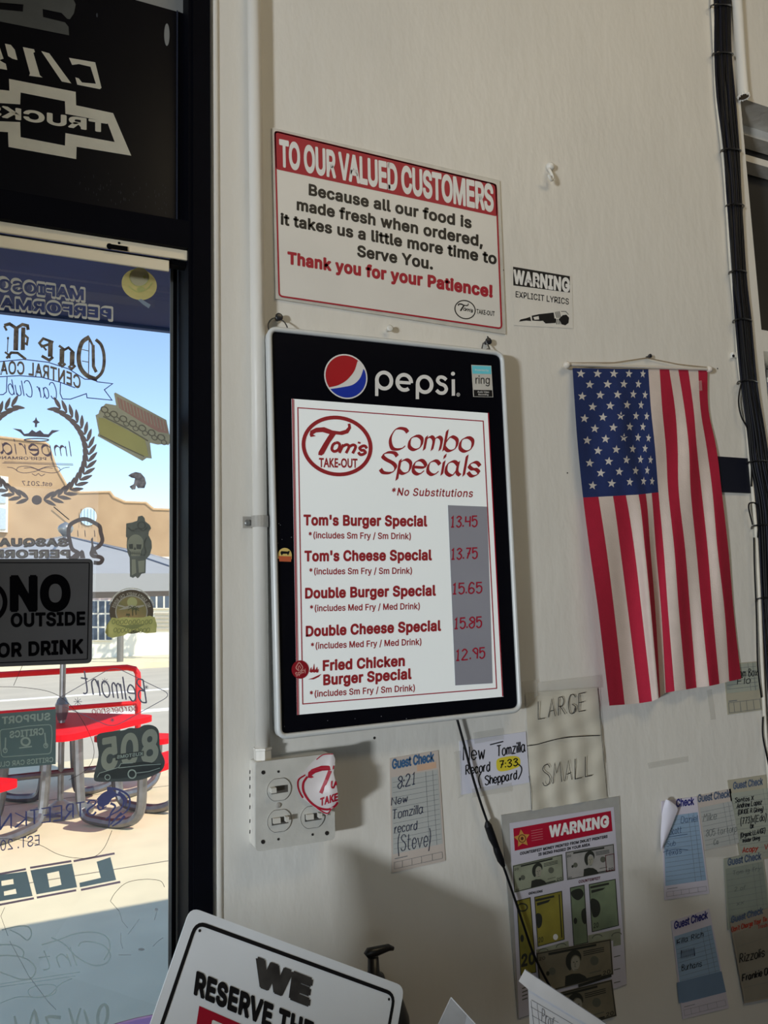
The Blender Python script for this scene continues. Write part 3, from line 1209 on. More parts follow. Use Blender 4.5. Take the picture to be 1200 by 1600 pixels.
# laurel sticker
s = sticker('laurel_sticker', 'backward Imperial Performance sticker inside a laurel wreath with crown', FC(230, 150))
w = B()
for sg in (1, -1):
    for k in range(19):
        a_ = math.radians(-62 + k * 8.0)
        px_, py_ = 330 * math.cos(a_), 305 * math.sin(a_)
        ta = a_ + math.pi / 2
        for so in (-1, 1):
            dr = ta + math.pi + so * 0.55
            x0, y0 = px_, py_
            L_ = 88
            x1, y1 = x0 + L_ * math.cos(dr), y0 + L_ * math.sin(dr)
            nx, ny = -math.sin(dr) * 13, math.cos(dr) * 13
            mx, my = x0 + (x1 - x0) * .45, y0 + (y1 - y0) * .45
            pts = crom([(x0, y0), (mx + nx, my + ny), (x1, y1), (mx - nx, my - ny)], 3, True)
            w.poly(FC, [(225 + sg * x, 98 + y + 0.05 * sg * x) for x, y in pts])
w.ell(FC, 230, 405, 32, 30)
w.obj('laurel', mat('sticker_laurel', (92, 84, 84), 0.6, 0.2, 60), s)
w = B()
w.poly(FB, [(78, 1077), (132, 1084), (152, 1112), (178, 1108), (200, 1086), (225, 1102), (250, 1088), (275, 1112), (302, 1114), (324, 1088), (374, 1090), (330, 1108), (304, 1134), (150, 1126), (124, 1100)])
w.poly(FB, [(225, 1006), (234, 1028), (250, 1040), (232, 1048), (230, 1070), (218, 1070), (218, 1046), (202, 1036), (217, 1026)])
w.ring(FB, 228, 1150, 76, 9, 7)
w.obj('crown', mat('sticker_crown', (78, 74, 84), 0.6), s)
w = B()
w.hand(FC, 'Imperial', (462, 132), (-22, 112), 92, 5, slant=0.12, nib=(4, 7))
w.text(FC, 'PERFORMANCE', (288, 156), (-50, 148), 18, 0.02)
w.line(FC, [(458, 187), (15, 173)], 4)
w.line(FC, [(456, 179), (25, 166)], 3)
for sg in (1, -1):
    w.line(FC, crom([(240, 216), (240 + sg * 60, 195), (240 + sg * 120, 198), (240 + sg * 135, 222), (240 + sg * 90, 236), (240 + sg * 20, 226), (240 - sg * 40, 204), (240 - sg * 90, 206)], 6), 4)
    w.line(FC, crom([(240 + sg * 130, 224), (240 + sg * 160, 205), (240 + sg * 195, 200)], 5), 4)
w.line(FC, crom([(200, 240), (222, 252), (240, 240), (258, 254), (282, 242)], 5), 4)
w.text(FC, 'est.2017', (326, 318), (138, 314), 28, 0.01)
w.obj('lettering', mat('sticker_wine', (84, 74, 84), 0.6), s)

# ribbon shaped customs sticker
s = sticker('ribbon_sticker', 'grey slanted sticker with striped red and olive panels near the glass edge', FW(540, 540))
B().poly(FW, [(305, 118), (322, 106), (960, 450), (1000, 640), (1022, 692), (988, 764), (930, 752), (850, 758), (755, 735), (777, 932), (712, 925), (660, 962), (98, 650), (116, 610), (74, 390), (112, 370), (122, 330), (200, 244), (256, 252), (332, 266)]).obj('backing', mat('sticker_khaki', (118, 116, 100), 0.6, 0.12, 40), s)
w = B()
w.poly(FW.up(1), [(340, 160), (946, 468), (982, 618), (860, 600), (640, 470), (370, 300)])
w.obj('red_panel', mat('sticker_rust', (124, 98, 90), 0.6), s)
w = B()
for k in range(14):
    x = 372 + k * 42
    y = 180 + k * 21.5
    w.line(FW.up(2), [(x, y), (x + 26, y + 130)], 9)
w.obj('stripe', mat('sticker_stripe', (152, 130, 112), 0.6), s)
B().poly(FW.up(1), [(108, 420), (190, 430), (690, 690), (738, 900), (660, 908), (130, 628)]).obj('olive_panel', mat('sticker_moss', (126, 124, 84), 0.6), s)
w = B()
for k in range(7):
    x, y = 185 + k * 118, 320 + k * 58
    w.ring(FW.up(2), x, y, 44, 34, 15, 0.5)
    w.ring(FW.up(2), x + 35, y + 62, 34, 26, 12, 0.5)
w.line(FW.up(2), [(170, 405), (480, 560), (730, 712)], 16)
w.line(FW.up(2), [(130, 640), (400, 775), (680, 905)], 14)
w.obj('worn_script', mat('sticker_script', (86, 84, 74), 0.6), s)

s = sticker('torn_sticker', 'small torn grey scrap of sticker below the ribbon sticker', FW(600, 1200))
B().poly(FW, [(480, 1146), (520, 1118), (572, 1100), (640, 1112), (690, 1170), (708, 1240), (685, 1302), (602, 1302), (582, 1268), (572, 1316), (530, 1322), (498, 1282), (552, 1250), (566, 1180), (525, 1172)]).obj('scrap', mat('sticker_scrap', (112, 108, 110), 0.6, 0.0, 120, rgb2=(80, 78, 82)), s)

# skull sticker
s = sticker('skull_sticker', 'tall dark grey die-cut skull sticker against the tan building', FU(500, 480))
B().poly(FU, [(360, 212), (432, 200), (490, 180), (500, 130), (550, 118), (580, 150), (585, 186), (640, 230), (656, 270), (630, 310), (625, 350), (660, 420), (666, 500), (640, 590), (594, 640), (590, 802), (540, 812), (515, 850), (495, 866), (470, 842), (440, 860), (404, 845), (400, 620), (375, 560), (364, 480), (370, 380), (355, 372)]).obj('backing', mat('sticker_charcoal', (74, 76, 70), 0.6, 0.15, 60), s)
w = B()
w.ell(FU.up(1), 470, 455, 96, 112, 0.1)
w.poly(FU.up(1), [(405, 520), (540, 520), (525, 600), (420, 598)])
w.poly(FU.up(1), [(425, 640), (470, 640), (480, 800), (425, 830)])
w.poly(FU.up(1), [(500, 660), (580, 650), (575, 790), (510, 800)])
w.obj('skull', mat('sticker_ash', (104, 106, 94), 0.6), s)
w = B()
w.poly(FU.up(2), [(390, 460), (438, 455), (440, 515), (395, 515)])
w.poly(FU.up(2), [(480, 460), (540, 462), (535, 520), (482, 515)])
w.poly(FU.up(2), [(448, 525), (462, 490), (478, 525)])
for x in range(415, 540, 20):
    w.line(FU.up(2), [(x, 545), (x + 2, 590)], 5)
w.line(FU.up(2), [(405, 568), (540, 570)], 5)
w.line(FU.up(2), crom([(380, 260), (430, 300), (500, 270), (560, 300), (610, 260)], 5), 12)
w.line(FU.up(2), crom([(600, 380), (570, 460), (590, 540), (570, 600)], 5), 12)
w.ring(FU.up(2), 540, 235, 45, 40, 12)
w.obj('shading', mat('sticker_soot', (62, 64, 60), 0.6), s)

# sasquatch performance sticker
s = sticker('head_outline_sticker', 'dark outlined head above backward Sasquatch Performance lettering', FC(450, 680))
w = B()
w.line(FC, crom([(430, 770), (478, 762), (488, 735), (452, 712), (436, 660), (428, 610), (438, 562), (480, 535), (520, 524), (550, 528), (585, 545), (622, 570), (630, 610), (640, 655), (622, 690), (590, 712), (572, 735), (582, 755), (620, 760), (640, 775), (625, 798), (585, 796)], 5), 25)
w.poly(FC, [(430, 772), (470, 735), (500, 770)])
w.poly(FC, [(500, 770), (500, 725), (512, 716), (524, 726), (534, 770)])
w.poly(FC, [(560, 740), (572, 690), (568, 650), (580, 636), (584, 690), (612, 745)])
for x in (485, 530, 590):
    w.line(FC, [(x, 595), (x + 3, 635)], 5)
w.obj('head', mat('sticker_umber', (74, 66, 64), 0.6), s)
w = B()
w.text(FC, 'SASQUATCH', (420, 692), (-215, 692), 44, 0.11)
w.text(FC, 'PERFORMANCE', (432, 764), (-350, 764), 44, 0.11)
w.obj('outline', mat('sticker_umber', (74, 66, 64)), s)
w = B()
w.text(FC.up(2), 'SASQUATCH', (414, 688), (-209, 688), 34, 0.02)
w.text(FC.up(2), 'PERFORMANCE', (426, 760), (-344, 760), 34, 0.02)
w.obj('lettering', mat('sticker_silver', (196, 190, 180), 0.5), s)

# round crew sticker
s = sticker('crew_sticker', 'round dark-ringed palm landscape sticker with yellow script across its base', FU(430, 1260))
B().ell(FU, 422, 1262, 262, 262, n=56).obj('ring', mat('sticker_espresso', (62, 54, 44), 0.6), s)
w = B()
w.ring(FU.up(1), 422, 1262, 186, 188, 14)
for k in range(24):
    a_ = math.radians(200 + k * 6.2)
    x, y = 422 + 275 * math.cos(a_), 1262 + 278 * math.sin(a_)
    w.line(FU.up(1), [(x - 14 * math.sin(a_), y + 14 * math.cos(a_)), (x + 14 * math.sin(a_), y - 14 * math.cos(a_))], 14)
w.obj('cream_ring', S_cream, s)


def arc2(t, h):
    a_ = math.radians(-18 - 146 * t)
    r_ = 205 + 38 * h
    return Vector((422 + r_ * math.cos(a_), 1275 + r_ * math.sin(a_)))


B().text(FU.up(1), 'NO. SANTA MARIA, CAL 80805', (0, 0), (1, 0), 1, 0.03, arc=arc2).obj('ring_lettering', S_cream, s)
B().ell(FU.up(1.5), 422, 1262, 178, 180).obj('landscape', mat('sticker_sepia', (122, 100, 70), 0.6, 0.0, 16, rgb2=(104, 106, 70)), s)
B().ell(FU.up(2), 430, 1150, 60, 60).obj('sun_disc', mat('sticker_sage', (130, 130, 88), 0.6), s)
w = B()
w.poly(FU.up(2.5), [(255, 1178), (300, 1185), (350, 1200), (420, 1182), (470, 1195), (570, 1180), (575, 1195), (500, 1220), (430, 1215), (340, 1235), (265, 1240), (330, 1212), (265, 1198)])
w.obj('cloud', S_cream, s)
w = B()
for x, y, k in ((430, 1220, 1.0), (470, 1230, 0.8), (380, 1300, 0.5)):
    w.line(FU.up(3), [(x, y), (x + 6, y + 90 * k)], 9)
    for q in ((-50, 25), (-40, -5), (45, -5), (52, 28)):
        w.line(FU.up(3), crom([(x, y), (x + q[0] * .6 * k, y + (q[1] - 18) * k), (x + q[0] * k, y + q[1] * k)], 4), 9)
w.obj('palm', mat('sticker_palm', (66, 68, 50), 0.6), s)
w = B()
w.poly(FU.up(4), [(108, 1510), (130, 1420), (190, 1330), (260, 1340), (330, 1325), (400, 1330), (470, 1330), (560, 1330), (640, 1310), (700, 1330), (725, 1420), (715, 1510), (600, 1520), (450, 1480), (330, 1545), (190, 1575), (140, 1555)])
w.obj('script_backing', mat('sticker_lemon', (252, 248, 160), 0.6, 0.0, 60, rgb2=(226, 224, 140)), s)
w = B()
for row, (y, x0, x1) in enumerate(((1400, 650, 210), (1500, 620, 230))):
    for k in range(10):
        x = x0 + (x1 - x0) * k / 9
        w.ring(FU.up(5), x, y - 20 + 5 * (k % 3), 17, 26, 7, 0.3)
w.poly(FU.up(5), [(250, 1418), (360, 1425), (480, 1412), (585, 1412), (520, 1445), (440, 1470), (340, 1450)])
w.obj('script', mat('sticker_fern', (96, 98, 62), 0.6), s)

# barbershop sticker
s = sticker('barbershop_sticker', 'thin diamond-outlined Belmont Barbershop sticker over the red table', FD(700, 230))
w = B()
w.line(FD, ccw_round([(712, 45), (1075, 222), (705, 428), (330, 265)], 60), 4, closed=True)
w.hand(FD, 'Belmont', (915, 272), (520, 212), 140, 9, slant=0.25, nib=(2, 4))
for x, y, r_ in ((655, 140, 22), (486, 265, 26), (915, 175, 14), (702, 380, 14)):
    for a_ in (0, 45, 90, 135):
        a_ = math.radians(a_)
        w.line(FD, [(x - r_ * math.cos(a_), y - r_ * math.sin(a_)), (x + r_ * math.cos(a_), y + r_ * math.sin(a_))], 3)
w.obj('outline', mat('sticker_iron', (72, 70, 80), 0.6), s)
B().hand(FD, 'Barbershop', (858, 322), (580, 344), 44, 4, slant=0.2).obj('small_script', mat('sticker_maroon', (120, 40, 48), 0.6), s)

# car club plate
s = sticker('plate_sticker', 'dark slate rectangular Support Critics car club sticker', FD(170, 500))
B().poly(FD, [(-90, 348), (350, 311), (348, 656), (-90, 694)]).obj('backing', mat('sticker_pine', (62, 74, 72), 0.6, 0.08, 20), s)
w = B()
w.text(FD.up(1), 'SUPPORT', (312, 378), (14, 404), 42, 0.05)
w.text(FD.up(1), 'CRITICS', (272, 470), (62, 492), 40, 0.05)
w.text(FD.up(1), 'CRITICS CAR CLUB', (332, 642), (-40, 676), 30, 0.03)
w.line(FD.up(1), ccw_round([(320, 408), (326, 470), (318, 590), (170, 600), (10, 612), (2, 540), (0, 440), (60, 436), (170, 418), (250, 412)], 20), 5, closed=True)
w.ring(FD.up(1), 160, 515, 26, 24, 12)
w.line(FD.up(1), [(120, 555), (200, 545)], 8)
w.line(FD.up(1), [(280, 460), (288, 545)], 8)
w.line(FD.up(1), [(35, 490), (32, 570)], 8)
w.ring(FD.up(1), 286, 540, 12, 14, 6)
w.ring(FD.up(1), 32, 570, 12, 14, 6)
w.obj('lettering', mat('sticker_mist', (112, 122, 116), 0.6), s)

# 805 sticker
s = sticker('area_code_sticker', 'dark die-cut 805 Kustoms sticker with an old low car', FD(800, 600))
B().poly(FD, crom([(612, 470), (690, 452), (770, 444), (810, 430), (862, 430), (902, 412), (955, 414), (992, 450), (1000, 560), (1030, 636), (1014, 692), (960, 726), (860, 758), (700, 766), (604, 764), (586, 738), (596, 690), (616, 600), (606, 520)], 4, True)).obj('backing', mat('sticker_onyx', (52, 56, 54), 0.6, 0.1, 30), s)
w = B()
w.text(FD.up(1), '805', (982, 628), (640, 690), 185, 0.05)
w.obj('digits', mat('sticker_stone', (104, 108, 98), 0.6), s)
B().poly(FD.up(2), [(722, 596), (898, 572), (898, 604), (722, 634)]).obj('band', mat('sticker_onyx', (52, 56, 54)), s)
B().text(FD.up(3), 'KUSTOMS', (890, 600), (732, 622), 20, 0.04).obj('band_lettering', mat('sticker_mist', (112, 122, 116)), s)
w = B()
w.poly(FD.up(2), [(606, 738), (622, 712), (700, 690), (742, 676), (756, 652), (830, 648), (900, 640), (1008, 655), (1004, 690), (930, 715), (840, 735), (720, 748)])
w.obj('car', mat('sticker_coal', (40, 44, 44), 0.6), s)
w = B()
w.line(FD.up(3), [(606, 738), (622, 712), (742, 676), (756, 652), (830, 648)], 4)
w.line(FD.up(3), [(742, 680), (900, 662), (1006, 656)], 4)
w.ring(FD.up(3), 825, 718, 24, 26, 8)
w.ring(FD.up(3), 672, 738, 16, 16, 5)
w.line(FD.up(3), [(850, 712), (930, 702), (1000, 680)], 4)
w.obj('car_outline', mat('sticker_mist', (112, 122, 116)), s)

# street knights
s = sticker('street_sticker', 'navy backward Street Knights lettering with a flowing-maned horse head', FD(450, 950))
w = B()
w.hand(FD, 'STREET', (600, 968), (188, 1034), 88, 6, nib=(5, 3), gap=1.4)
w.hand(FD, 'KNIGHTS', (164, 1042), (-420, 1130), 92, 6, nib=(5, 3), gap=1.4)
w.obj('lettering', mat('sticker_ink', (52, 54, 82), 0.6), s)
B().text(FD, 'EST. 2018', (247, 1162), (-86, 1212), 66, 0.0).obj('date', mat('sticker_ink', (52, 54, 82)), s)
w = B()
for pts in ([(610, 880), (650, 840), (700, 825), (680, 880), (640, 930), (665, 920)], [(670, 805), (740, 815), (800, 850), (812, 900), (790, 950), (740, 985)],
            [(700, 850), (750, 850), (775, 890), (750, 940), (700, 970), (660, 1000)], [(740, 830), (785, 870), (785, 920)], [(690, 900), (720, 920), (690, 970), (680, 1050)],
            [(760, 960), (720, 1000), (690, 1035)], [(780, 980), (740, 1020), (700, 1045)], [(610, 910), (620, 940), (650, 935)]):
    w.line(FD, crom(pts, 6), 16, w1=6)
w.poly(FD, [(606, 890), (640, 845), (670, 832), (668, 800), (700, 812), (740, 850), (700, 870), (680, 905), (640, 925), (612, 915)])
w.obj('horse_head', mat('sticker_ink', (52, 54, 82)), s)

# block lettering
s = sticker('block_letter_sticker', 'slate grey backward block letters between thin stripes, below the horse head', FE(350, 300))
w = B()
w.poly(FE, [(604, 186), (690, 157), (726, 300), (500, 346), (496, 318), (630, 286)])
w.poly(FE, [(190, 240), (450, 197), (482, 345), (228, 390)], [[(294, 260), (368, 244), (384, 330), (310, 347)]])
w.poly(FE, [(-60, 275), (166, 246), (204, 400), (-60, 442)], [[(8, 306), (82, 294), (86, 325), (10, 337)], [(24, 372), (98, 355), (104, 385), (26, 398)]])
w.obj('lettering', mat('sticker_steel', (84, 96, 98), 0.6), s)
w = B()
for a_, b_ in (((460, 182), (716, 134)), ((188, 224), (446, 182)), ((-40, 270), (162, 232)), ((506, 362), (752, 312)), ((230, 410), (476, 364)), ((-40, 462), (212, 414))):
    w.line(FE, [a_, b_], 13)
w.obj('stripe', mat('sticker_plum', (98, 84, 92), 0.6), s)

# tint script
s = sticker('script_sticker', 'thin grey backward script Tint lettering in the shaded lower glass', FE(400, 780))
w = B()
for pts in ([(260, 706), (360, 676), (480, 634), (600, 628), (672, 662), (686, 730), (650, 800)], [(320, 660), (400, 700), (480, 780), (580, 832), (660, 822), (690, 770), (650, 712), (570, 686), (510, 690), (490, 715)],
            [(-40, 775), (60, 772), (160, 790), (222, 850), (200, 910), (130, 920), (40, 890), (-40, 860)], [(0, 705), (90, 708), (146, 745), (140, 790)],
            [(10, 612), (120, 588), (180, 595), (196, 640), (170, 675), (120, 640), (60, 610)]):
    w.line(FE, crom(pts, 7), 8)
w.hand(FE, 'int', (480, 835), (270, 862), 120, 7, slant=0.3)
w.line(FE, [(500, 875), (0, 950)], 4)
w.line(FE, [(470, 900), (0, 968)], 4)
w.line(FE, crom([(452, 915), (380, 950), (300, 1020), (200, 1030), (180, 985), (260, 955), (345, 960), (340, 1010), (250, 1035), (120, 1030), (0, 1070)], 6), 5)
w.obj('script', mat('sticker_ghost', (112, 120, 116), 0.6), s)
s = sticker('bottom_sticker', 'grey backward brush lettering cut off by the foot of the photo', FE(500, 1150))
w = B()
w.ring(FE, 642, 1150, 30, 72, 20, 0.15)
for pts in ([(560, 1230), (525, 1110)], [(520, 1230), (480, 1200), (505, 1100)], [(470, 1240), (430, 1100)], [(380, 1160), (290, 1160), (330, 1240)], [(240, 1230), (215, 1120), (180, 1230)], [(110, 1240), (90, 1150)]):
    w.line(FE, crom(pts, 4), 24, w1=10)
w.obj('lettering', mat('sticker_ghost', (112, 120, 116)), s)

# scratches and marks on the glass belong to the door
w = B()
f = FD.at(GY - 0.0003)
w.line(f, crom([(-10, 172), (160, 178), (340, 215), (470, 320), (560, 470), (588, 590), (540, 690), (430, 755)], 6), 3)
w.line(f, [(85, 165), (140, 40)], 3)
f = FE.at(GY - 0.0003)
w.line(f, crom([(-10, 42), (120, 48), (250, 82), (360, 138), (470, 162), (580, 158), (650, 100), (700, -10)], 6), 3)
w.line(f, crom([(690, 432), (720, 380), (790, 318), (900, 296), (1000, 305), (1028, 345)], 6), 3)
w.line(f, [(690, 432), (745, 495)], 2.5)
w.line(f, [(30, 470), (5, 525), (50, 650)], 2.5)
w.obj('scratch', mat('scratch_dark', (80, 72, 70), 0.7), d)
w = B()
for pts in ([(745, 495), (765, 560), (800, 600)], [(755, 630), (755, 690), (768, 730)], [(980, 500), (965, 550)], [(740, 768), (820, 768)], [(955, 716), (990, 680), (1020, 660)], [(60, 680), (180, 900), (300, 1060), (350, 1110)], [(870, 545), (800, 640)]):
    w.line(f, pts, 4)
w.ell(f, 978, 484, 10, 10)
w.ell(f, 884, 734, 20, 9)
w.line(FC.at(GY - 0.0003), [(590, 1130), (620, 1105), (600, 1140)], 3)
w.obj('pale_scratch', mat('scratch_pale', (214, 220, 224), 0.5), d)

# sign hung on the glass
FV = Fr(0, 820, 6.956, 0.078)
s = thing('notice_sign', 'grey no outside food or drink sign hung on the door glass', 'sign', FV(300, 1000))
B().slab(FV, ccw_round([(-1150, 372), (1012, 368), (998, 1505), (-1150, 1590)], 60), 0.078, 0.081).obj('panel', mat('sign_grey', (98, 98, 101), 0.6, 0.06, 30, spec=0.1), s)
w = B()
w.line(FV.up(1), ccw_round([(-1110, 412), (970, 412), (950, 1460), (-1110, 1545)], 8), 9, closed=True)
w.obj('border', mat('sign_black', (3, 3, 7), 0.7, spec=0.05), s)
w = B()
w.text(FV.up(1), 'NO', (134, 917), (738, 910), 338, 0.075)
w.text(FV.up(1), 'OUTSIDE', (125, 1104), (918, 1084), 134, 0.06)
w.text(FV.up(1), 'FOOD OR', (-620, 1462), (228, 1424), 140, 0.06)
w.text(FV.up(1), 'DRINK', (318, 1418), (895, 1390), 140, 0.06)
w.ring(FV.up(1), -150, 840, 205, 205, 52)
w.line(FV.up(1), [(-290, 700), (-10, 980)], 46)
w.obj('lettering', mat('sign_black', (10, 10, 14)), s)

# ================================================================== things on the wall
FX = Fr(0, 0, 1, 0.0)
M_white_sheet = mat('white_sign_sheet', (226, 222, 214), 0.35, 0.04, 12)
M_red_ink = mat('red_ink', (168, 18, 44), 0.45, 0.06, 30)
M_brick = mat('brick_red_ink', (166, 44, 50), 0.45, 0.06, 30)
M_black_ink = mat('black_ink', (18, 18, 22), 0.45, 0.1, 30)
M_pen = mat('pen_black', (30, 32, 38), 0.6)
M_bluepen = mat('pen_blue_black', (48, 54, 78), 0.6)
M_white_ink = mat('white_ink', (232, 230, 226), 0.45, 0.03, 20)
M_tape = film_mat('clear_tape', (214, 212, 204), 0.28)
M_whitemetal = mat('white_enamel_frame', (216, 218, 216), 0.3, 0.05, 20, spec=0.6)


def toms(b_, g, thick=20, n=1, take=True, ring=True):
    """the take-out emblem, drawn in its own 0..470 x 0..440 coordinates"""
    if ring:
        b_.ring(g, 258, 220, 203, 172, thick, 0.0, 64, 0.055)
    b_.poly(g, [(92, 152), (96, 128), (130, 110), (180, 106), (230, 126), (275, 132), (310, 122), (325, 105), (322, 86), (338, 84), (343, 112), (326, 142), (288, 154), (250, 150), (215, 200),
                (178, 268), (164, 278), (144, 274), (146, 256), (176, 205), (212, 148), (170, 136), (132, 138), (112, 150), (130, 160), (98, 166)])
    for ch, x0, x1, y in (('o', 222, 262, 250), ('m', 272, 352, 262), ("'", 375, 380, 262), ('s', 382, 425, 270)):
        b_.hand(g, ch, (x0, y), (x1, y + 3), 78, 17, slant=0.3)
    if take:
        b_.text(g, 'TAKE-OUT', (150, 346), (380, 351), 52, 0.05, 'gill')
    return b_


# ---------------- customer notice
FS = Fr(410, 190, 2.4, -0.004)
s = thing('customer_notice', 'white laminated notice with red banner addressed to valued customers', 'sign', FS(460, 420))
B().slab(FS, [(36, 22), (889, 220), (913, 797), (50, 664)], -0.0035, -0.0005).obj('laminate', film_mat('laminate_edge', (222, 218, 208), 0.75), s)
B().poly(FS, ccw_round([(45, 34), (878, 234), (899, 779), (61, 656)], 14)).obj('sheet', M_white_sheet, s)
w = B()
w.line(FS.up(1), ccw_round([(47, 36), (876, 236), (897, 776), (63, 654)], 14), 6, closed=True)
w.obj('border', M_red_ink, s)
B().poly(FS.up(1), ccw_round([(45, 34), (878, 234), (881, 356), (50, 178)], 10)).obj('banner', M_red_ink, s)
B().text(FS.up(2), 'TO OUR VALUED CUSTOMERS', (67, 163), (865, 334), 92, 0.055, spacing=0.92, up=(-0.02, -1)).obj('headline', M_white_ink, s)
w = B()
for t_, a_, b_ in (('Because all our food is', (176, 274), (782, 399)), ('made fresh when ordered,', (131, 330), (824, 468)),
                   ('it takes us a little more time to', (71, 384), (876, 534)), ('Serve You.', (358, 504), (637, 553))):
    w.text(FS.up(1), t_, a_, b_, 39, 0.052)
w.obj('body_lettering', M_black_ink, s)
B().text(FS.up(1), 'Thank you for your Patience!', (97, 531), (860, 657), 41, 0.07).obj('thanks_lettering', M_red_ink, s)
w = B()
w.ring(FS.up(1), 760, 705, 38, 34, 4, 0.0, 40, 0.1)
g = FS.up(1).sub(lambda u, v: (760 + (u - 258) * 0.165, 702 + (v - 215) * 0.17 + (u - 258) * 0.02))
toms(w, g, take=False, ring=False)
w.text(FS.up(1), 'TAKE-OUT', (803, 720), (871, 729), 17, 0.03, 'gill')
w.obj('emblem', M_black_ink, s)

# ---------------- warning sticker
s = thing('lyrics_sticker', 'black and white warning explicit lyrics decal with a microphone', 'sticker', FS(1040, 660))
fw = FS.at(-0.001)
B().poly(fw, [(932, 538), (1160, 574), (1166, 776), (944, 764)]).obj('clear_backing', M_wall, s)
B().poly(fw.up(1), [(940, 544), (1153, 580), (1153, 641), (941, 614)]).obj('banner', M_black_ink, s)
B().text(fw.up(2), 'WARNING', (944, 604), (1150, 637), 46, 0.075).obj('headline', M_white_ink, s)
w = B()
w.text(fw.up(1), 'EXPLICIT LYRICS', (950, 658), (1149, 686), 22, 0.018)
w.poly(fw.up(1), [(962, 750), (968, 742), (990, 737), (1004, 732), (1008, 748), (990, 746)])
w.poly(fw.up(1), [(1010, 728), (1038, 722), (1092, 716), (1096, 740), (1040, 748), (1012, 746)], [[(1016, 733), (1036, 729), (1038, 742), (1020, 743)]])
w.poly(fw.up(1), [(1045, 740), (1100, 738), (1100, 755), (1062, 757)])
for k in range(4):
    w.line(fw.up(1), [(1098 + k * 5, 714 - k), (1104 + k * 5, 736)], 2.2)
    w.line(fw.up(1), [(1100 + k * 6, 740), (1104 + k * 6, 760)], 2.4)
w.poly(fw.up(1), [(1112, 740), (1126, 726), (1140, 724), (1150, 735), (1148, 755), (1136, 764), (1122, 760)])
w.line(fw.up(1), [(1120, 712), (1138, 712), (1148, 724)], 2)
w.obj('lettering', M_black_ink, s)

# ---------------- menu board
BD = -0.034
FM, FM2, FN, FO = Fr(410, 490, 2.857, BD), Fr(410, 770, 2.857, BD), Fr(490, 540, 4.138, BD), Fr(460, 640, 3.871, BD)
s = thing('menu_board', 'white-framed black cola menu board listing combo specials', 'menu board', P(615, 1135, 0))
fb = FX.at(BD)
OUT = ccw_round([(417.5, 511), (787, 550), (815.5, 1112.5), (435, 1156)], 15, 6)
B().slab(fb, OUT, BD + 0.004, -0.001).obj('casing', M_whitemetal, s)
INN = ccw_round([(427, 517.5), (781, 554.5), (808.5, 1105.5), (436, 1145.5)], 13, 6)
w = B()
pts = [fb(*q) for q in ccw_round([(420.5, 513.5), (784.5, 552), (812.5, 1109.5), (436, 1151.5)], 14, 6)]
n = len(pts)
for i in range(n + 1):
    pass
w.tube(pts + [pts[0], pts[1]], 0.0042, 10, cap=False)
w.obj('frame', M_whitemetal, s, smooth=True)
B().poly(fb.at(BD + 0.001), ccw_round([(423, 515), (783, 553), (811, 1108), (437, 1149)], 14, 6)).obj('black_panel', mat('black_acrylic', (7, 8, 17), 0.16, 0.2, 3, spec=0.5), s)
w = B()
w.ell(FN, 208, 200, 140, 145, shear=0.08)
w.obj('emblem_disc', M_white_ink, s)


def arcpts(cx, cy, rx, ry, a0, a1, sh=0.08, n=24):
    o = []
    for i in range(n + 1):
        a = math.radians(a0 + (a1 - a0) * i / n)
        x, y = rx * math.cos(a), ry * math.sin(a)
        o.append((cx + x, cy + y + sh * x))
    return o


w = B()
w.poly(FN.up(1), arcpts(208, 200, 131, 136, 150, 310) + crom([(284, 100), (262, 165), (215, 222), (160, 255), (100, 270)], 5))
w.obj('emblem_red', mat('emblem_red', (176, 22, 34), 0.4), s)
w = B()
w.poly(FN.up(1), crom([(112, 280), (190, 268), (255, 252), (300, 210), (322, 150)], 5) + arcpts(208, 200, 131, 136, -20, 140))
w.obj('emblem_blue', mat('emblem_blue', (18, 52, 170), 0.4), s)
w = B()
W_ = 24
for cx, cy, r_ in ((456, 226, 47), (718, 251, 45)):
    w.ring(FN, cx, cy, r_, r_ + 5, W_, 0, 40, 0.06)
w.line(FN, [(408, 225), (408, 326)], W_ - 3)
w.line(FN, [(671, 250), (671, 346)], W_ - 3)
w.line(FN, [(543, 236), (628, 242)], W_ - 4)
w.ring(FN, 586, 238, 45, 49, W_, 0, 40, 0.06, a0=50, a1=362)
w.line(FN, crom([(858, 222), (838, 206), (812, 206), (802, 226), (818, 246), (846, 258), (858, 282), (844, 304), (816, 306), (794, 288)], 5), W_ - 2)
w.line(FN, [(903, 218), (904, 324)], W_ - 3)
w.ell(FN, 901, 182, 13, 13)
w.ring(FN, 935, 317, 10, 11, 2.6)
w.text(FN, 'R', (931, 322), (939, 322), 9, 0.03)
w.obj('brand_lettering', M_white_ink, s)

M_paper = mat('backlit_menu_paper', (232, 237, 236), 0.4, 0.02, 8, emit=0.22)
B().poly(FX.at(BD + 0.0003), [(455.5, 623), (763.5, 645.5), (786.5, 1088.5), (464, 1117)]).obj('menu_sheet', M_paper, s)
w = B()
fb1 = fb.up(1)
w.line(fb1, [(465.3, 637), (755, 658), (776, 1075.5), (473, 1100)], 1.6, closed=True)
w.line(fb1, [(457, 623), (460, 800), (465, 1117)], 1.7)
w.line(fb1, [(763, 645), (785.5, 1088)], 1.7)
w.line(fb1, [(459, 624), (462, 800), (467, 1117)], 1.0)
w.obj('border', M_red_ink, s)
w = B()
toms(w, FO.up(1), 23)
w.obj('emblem', M_brick, s)
w = B()
w.hand(FO.up(1), 'Combo', (572, 236), (1068, 252), 122, 6, slant=0.16, nib=(9, -8), gap=1.0)
w.hand(FO.up(1), 'Specials', (516, 380), (1112, 402), 122, 6, slant=0.16, nib=(9, -8), gap=1.0)
w.obj('heading', M_brick, s)
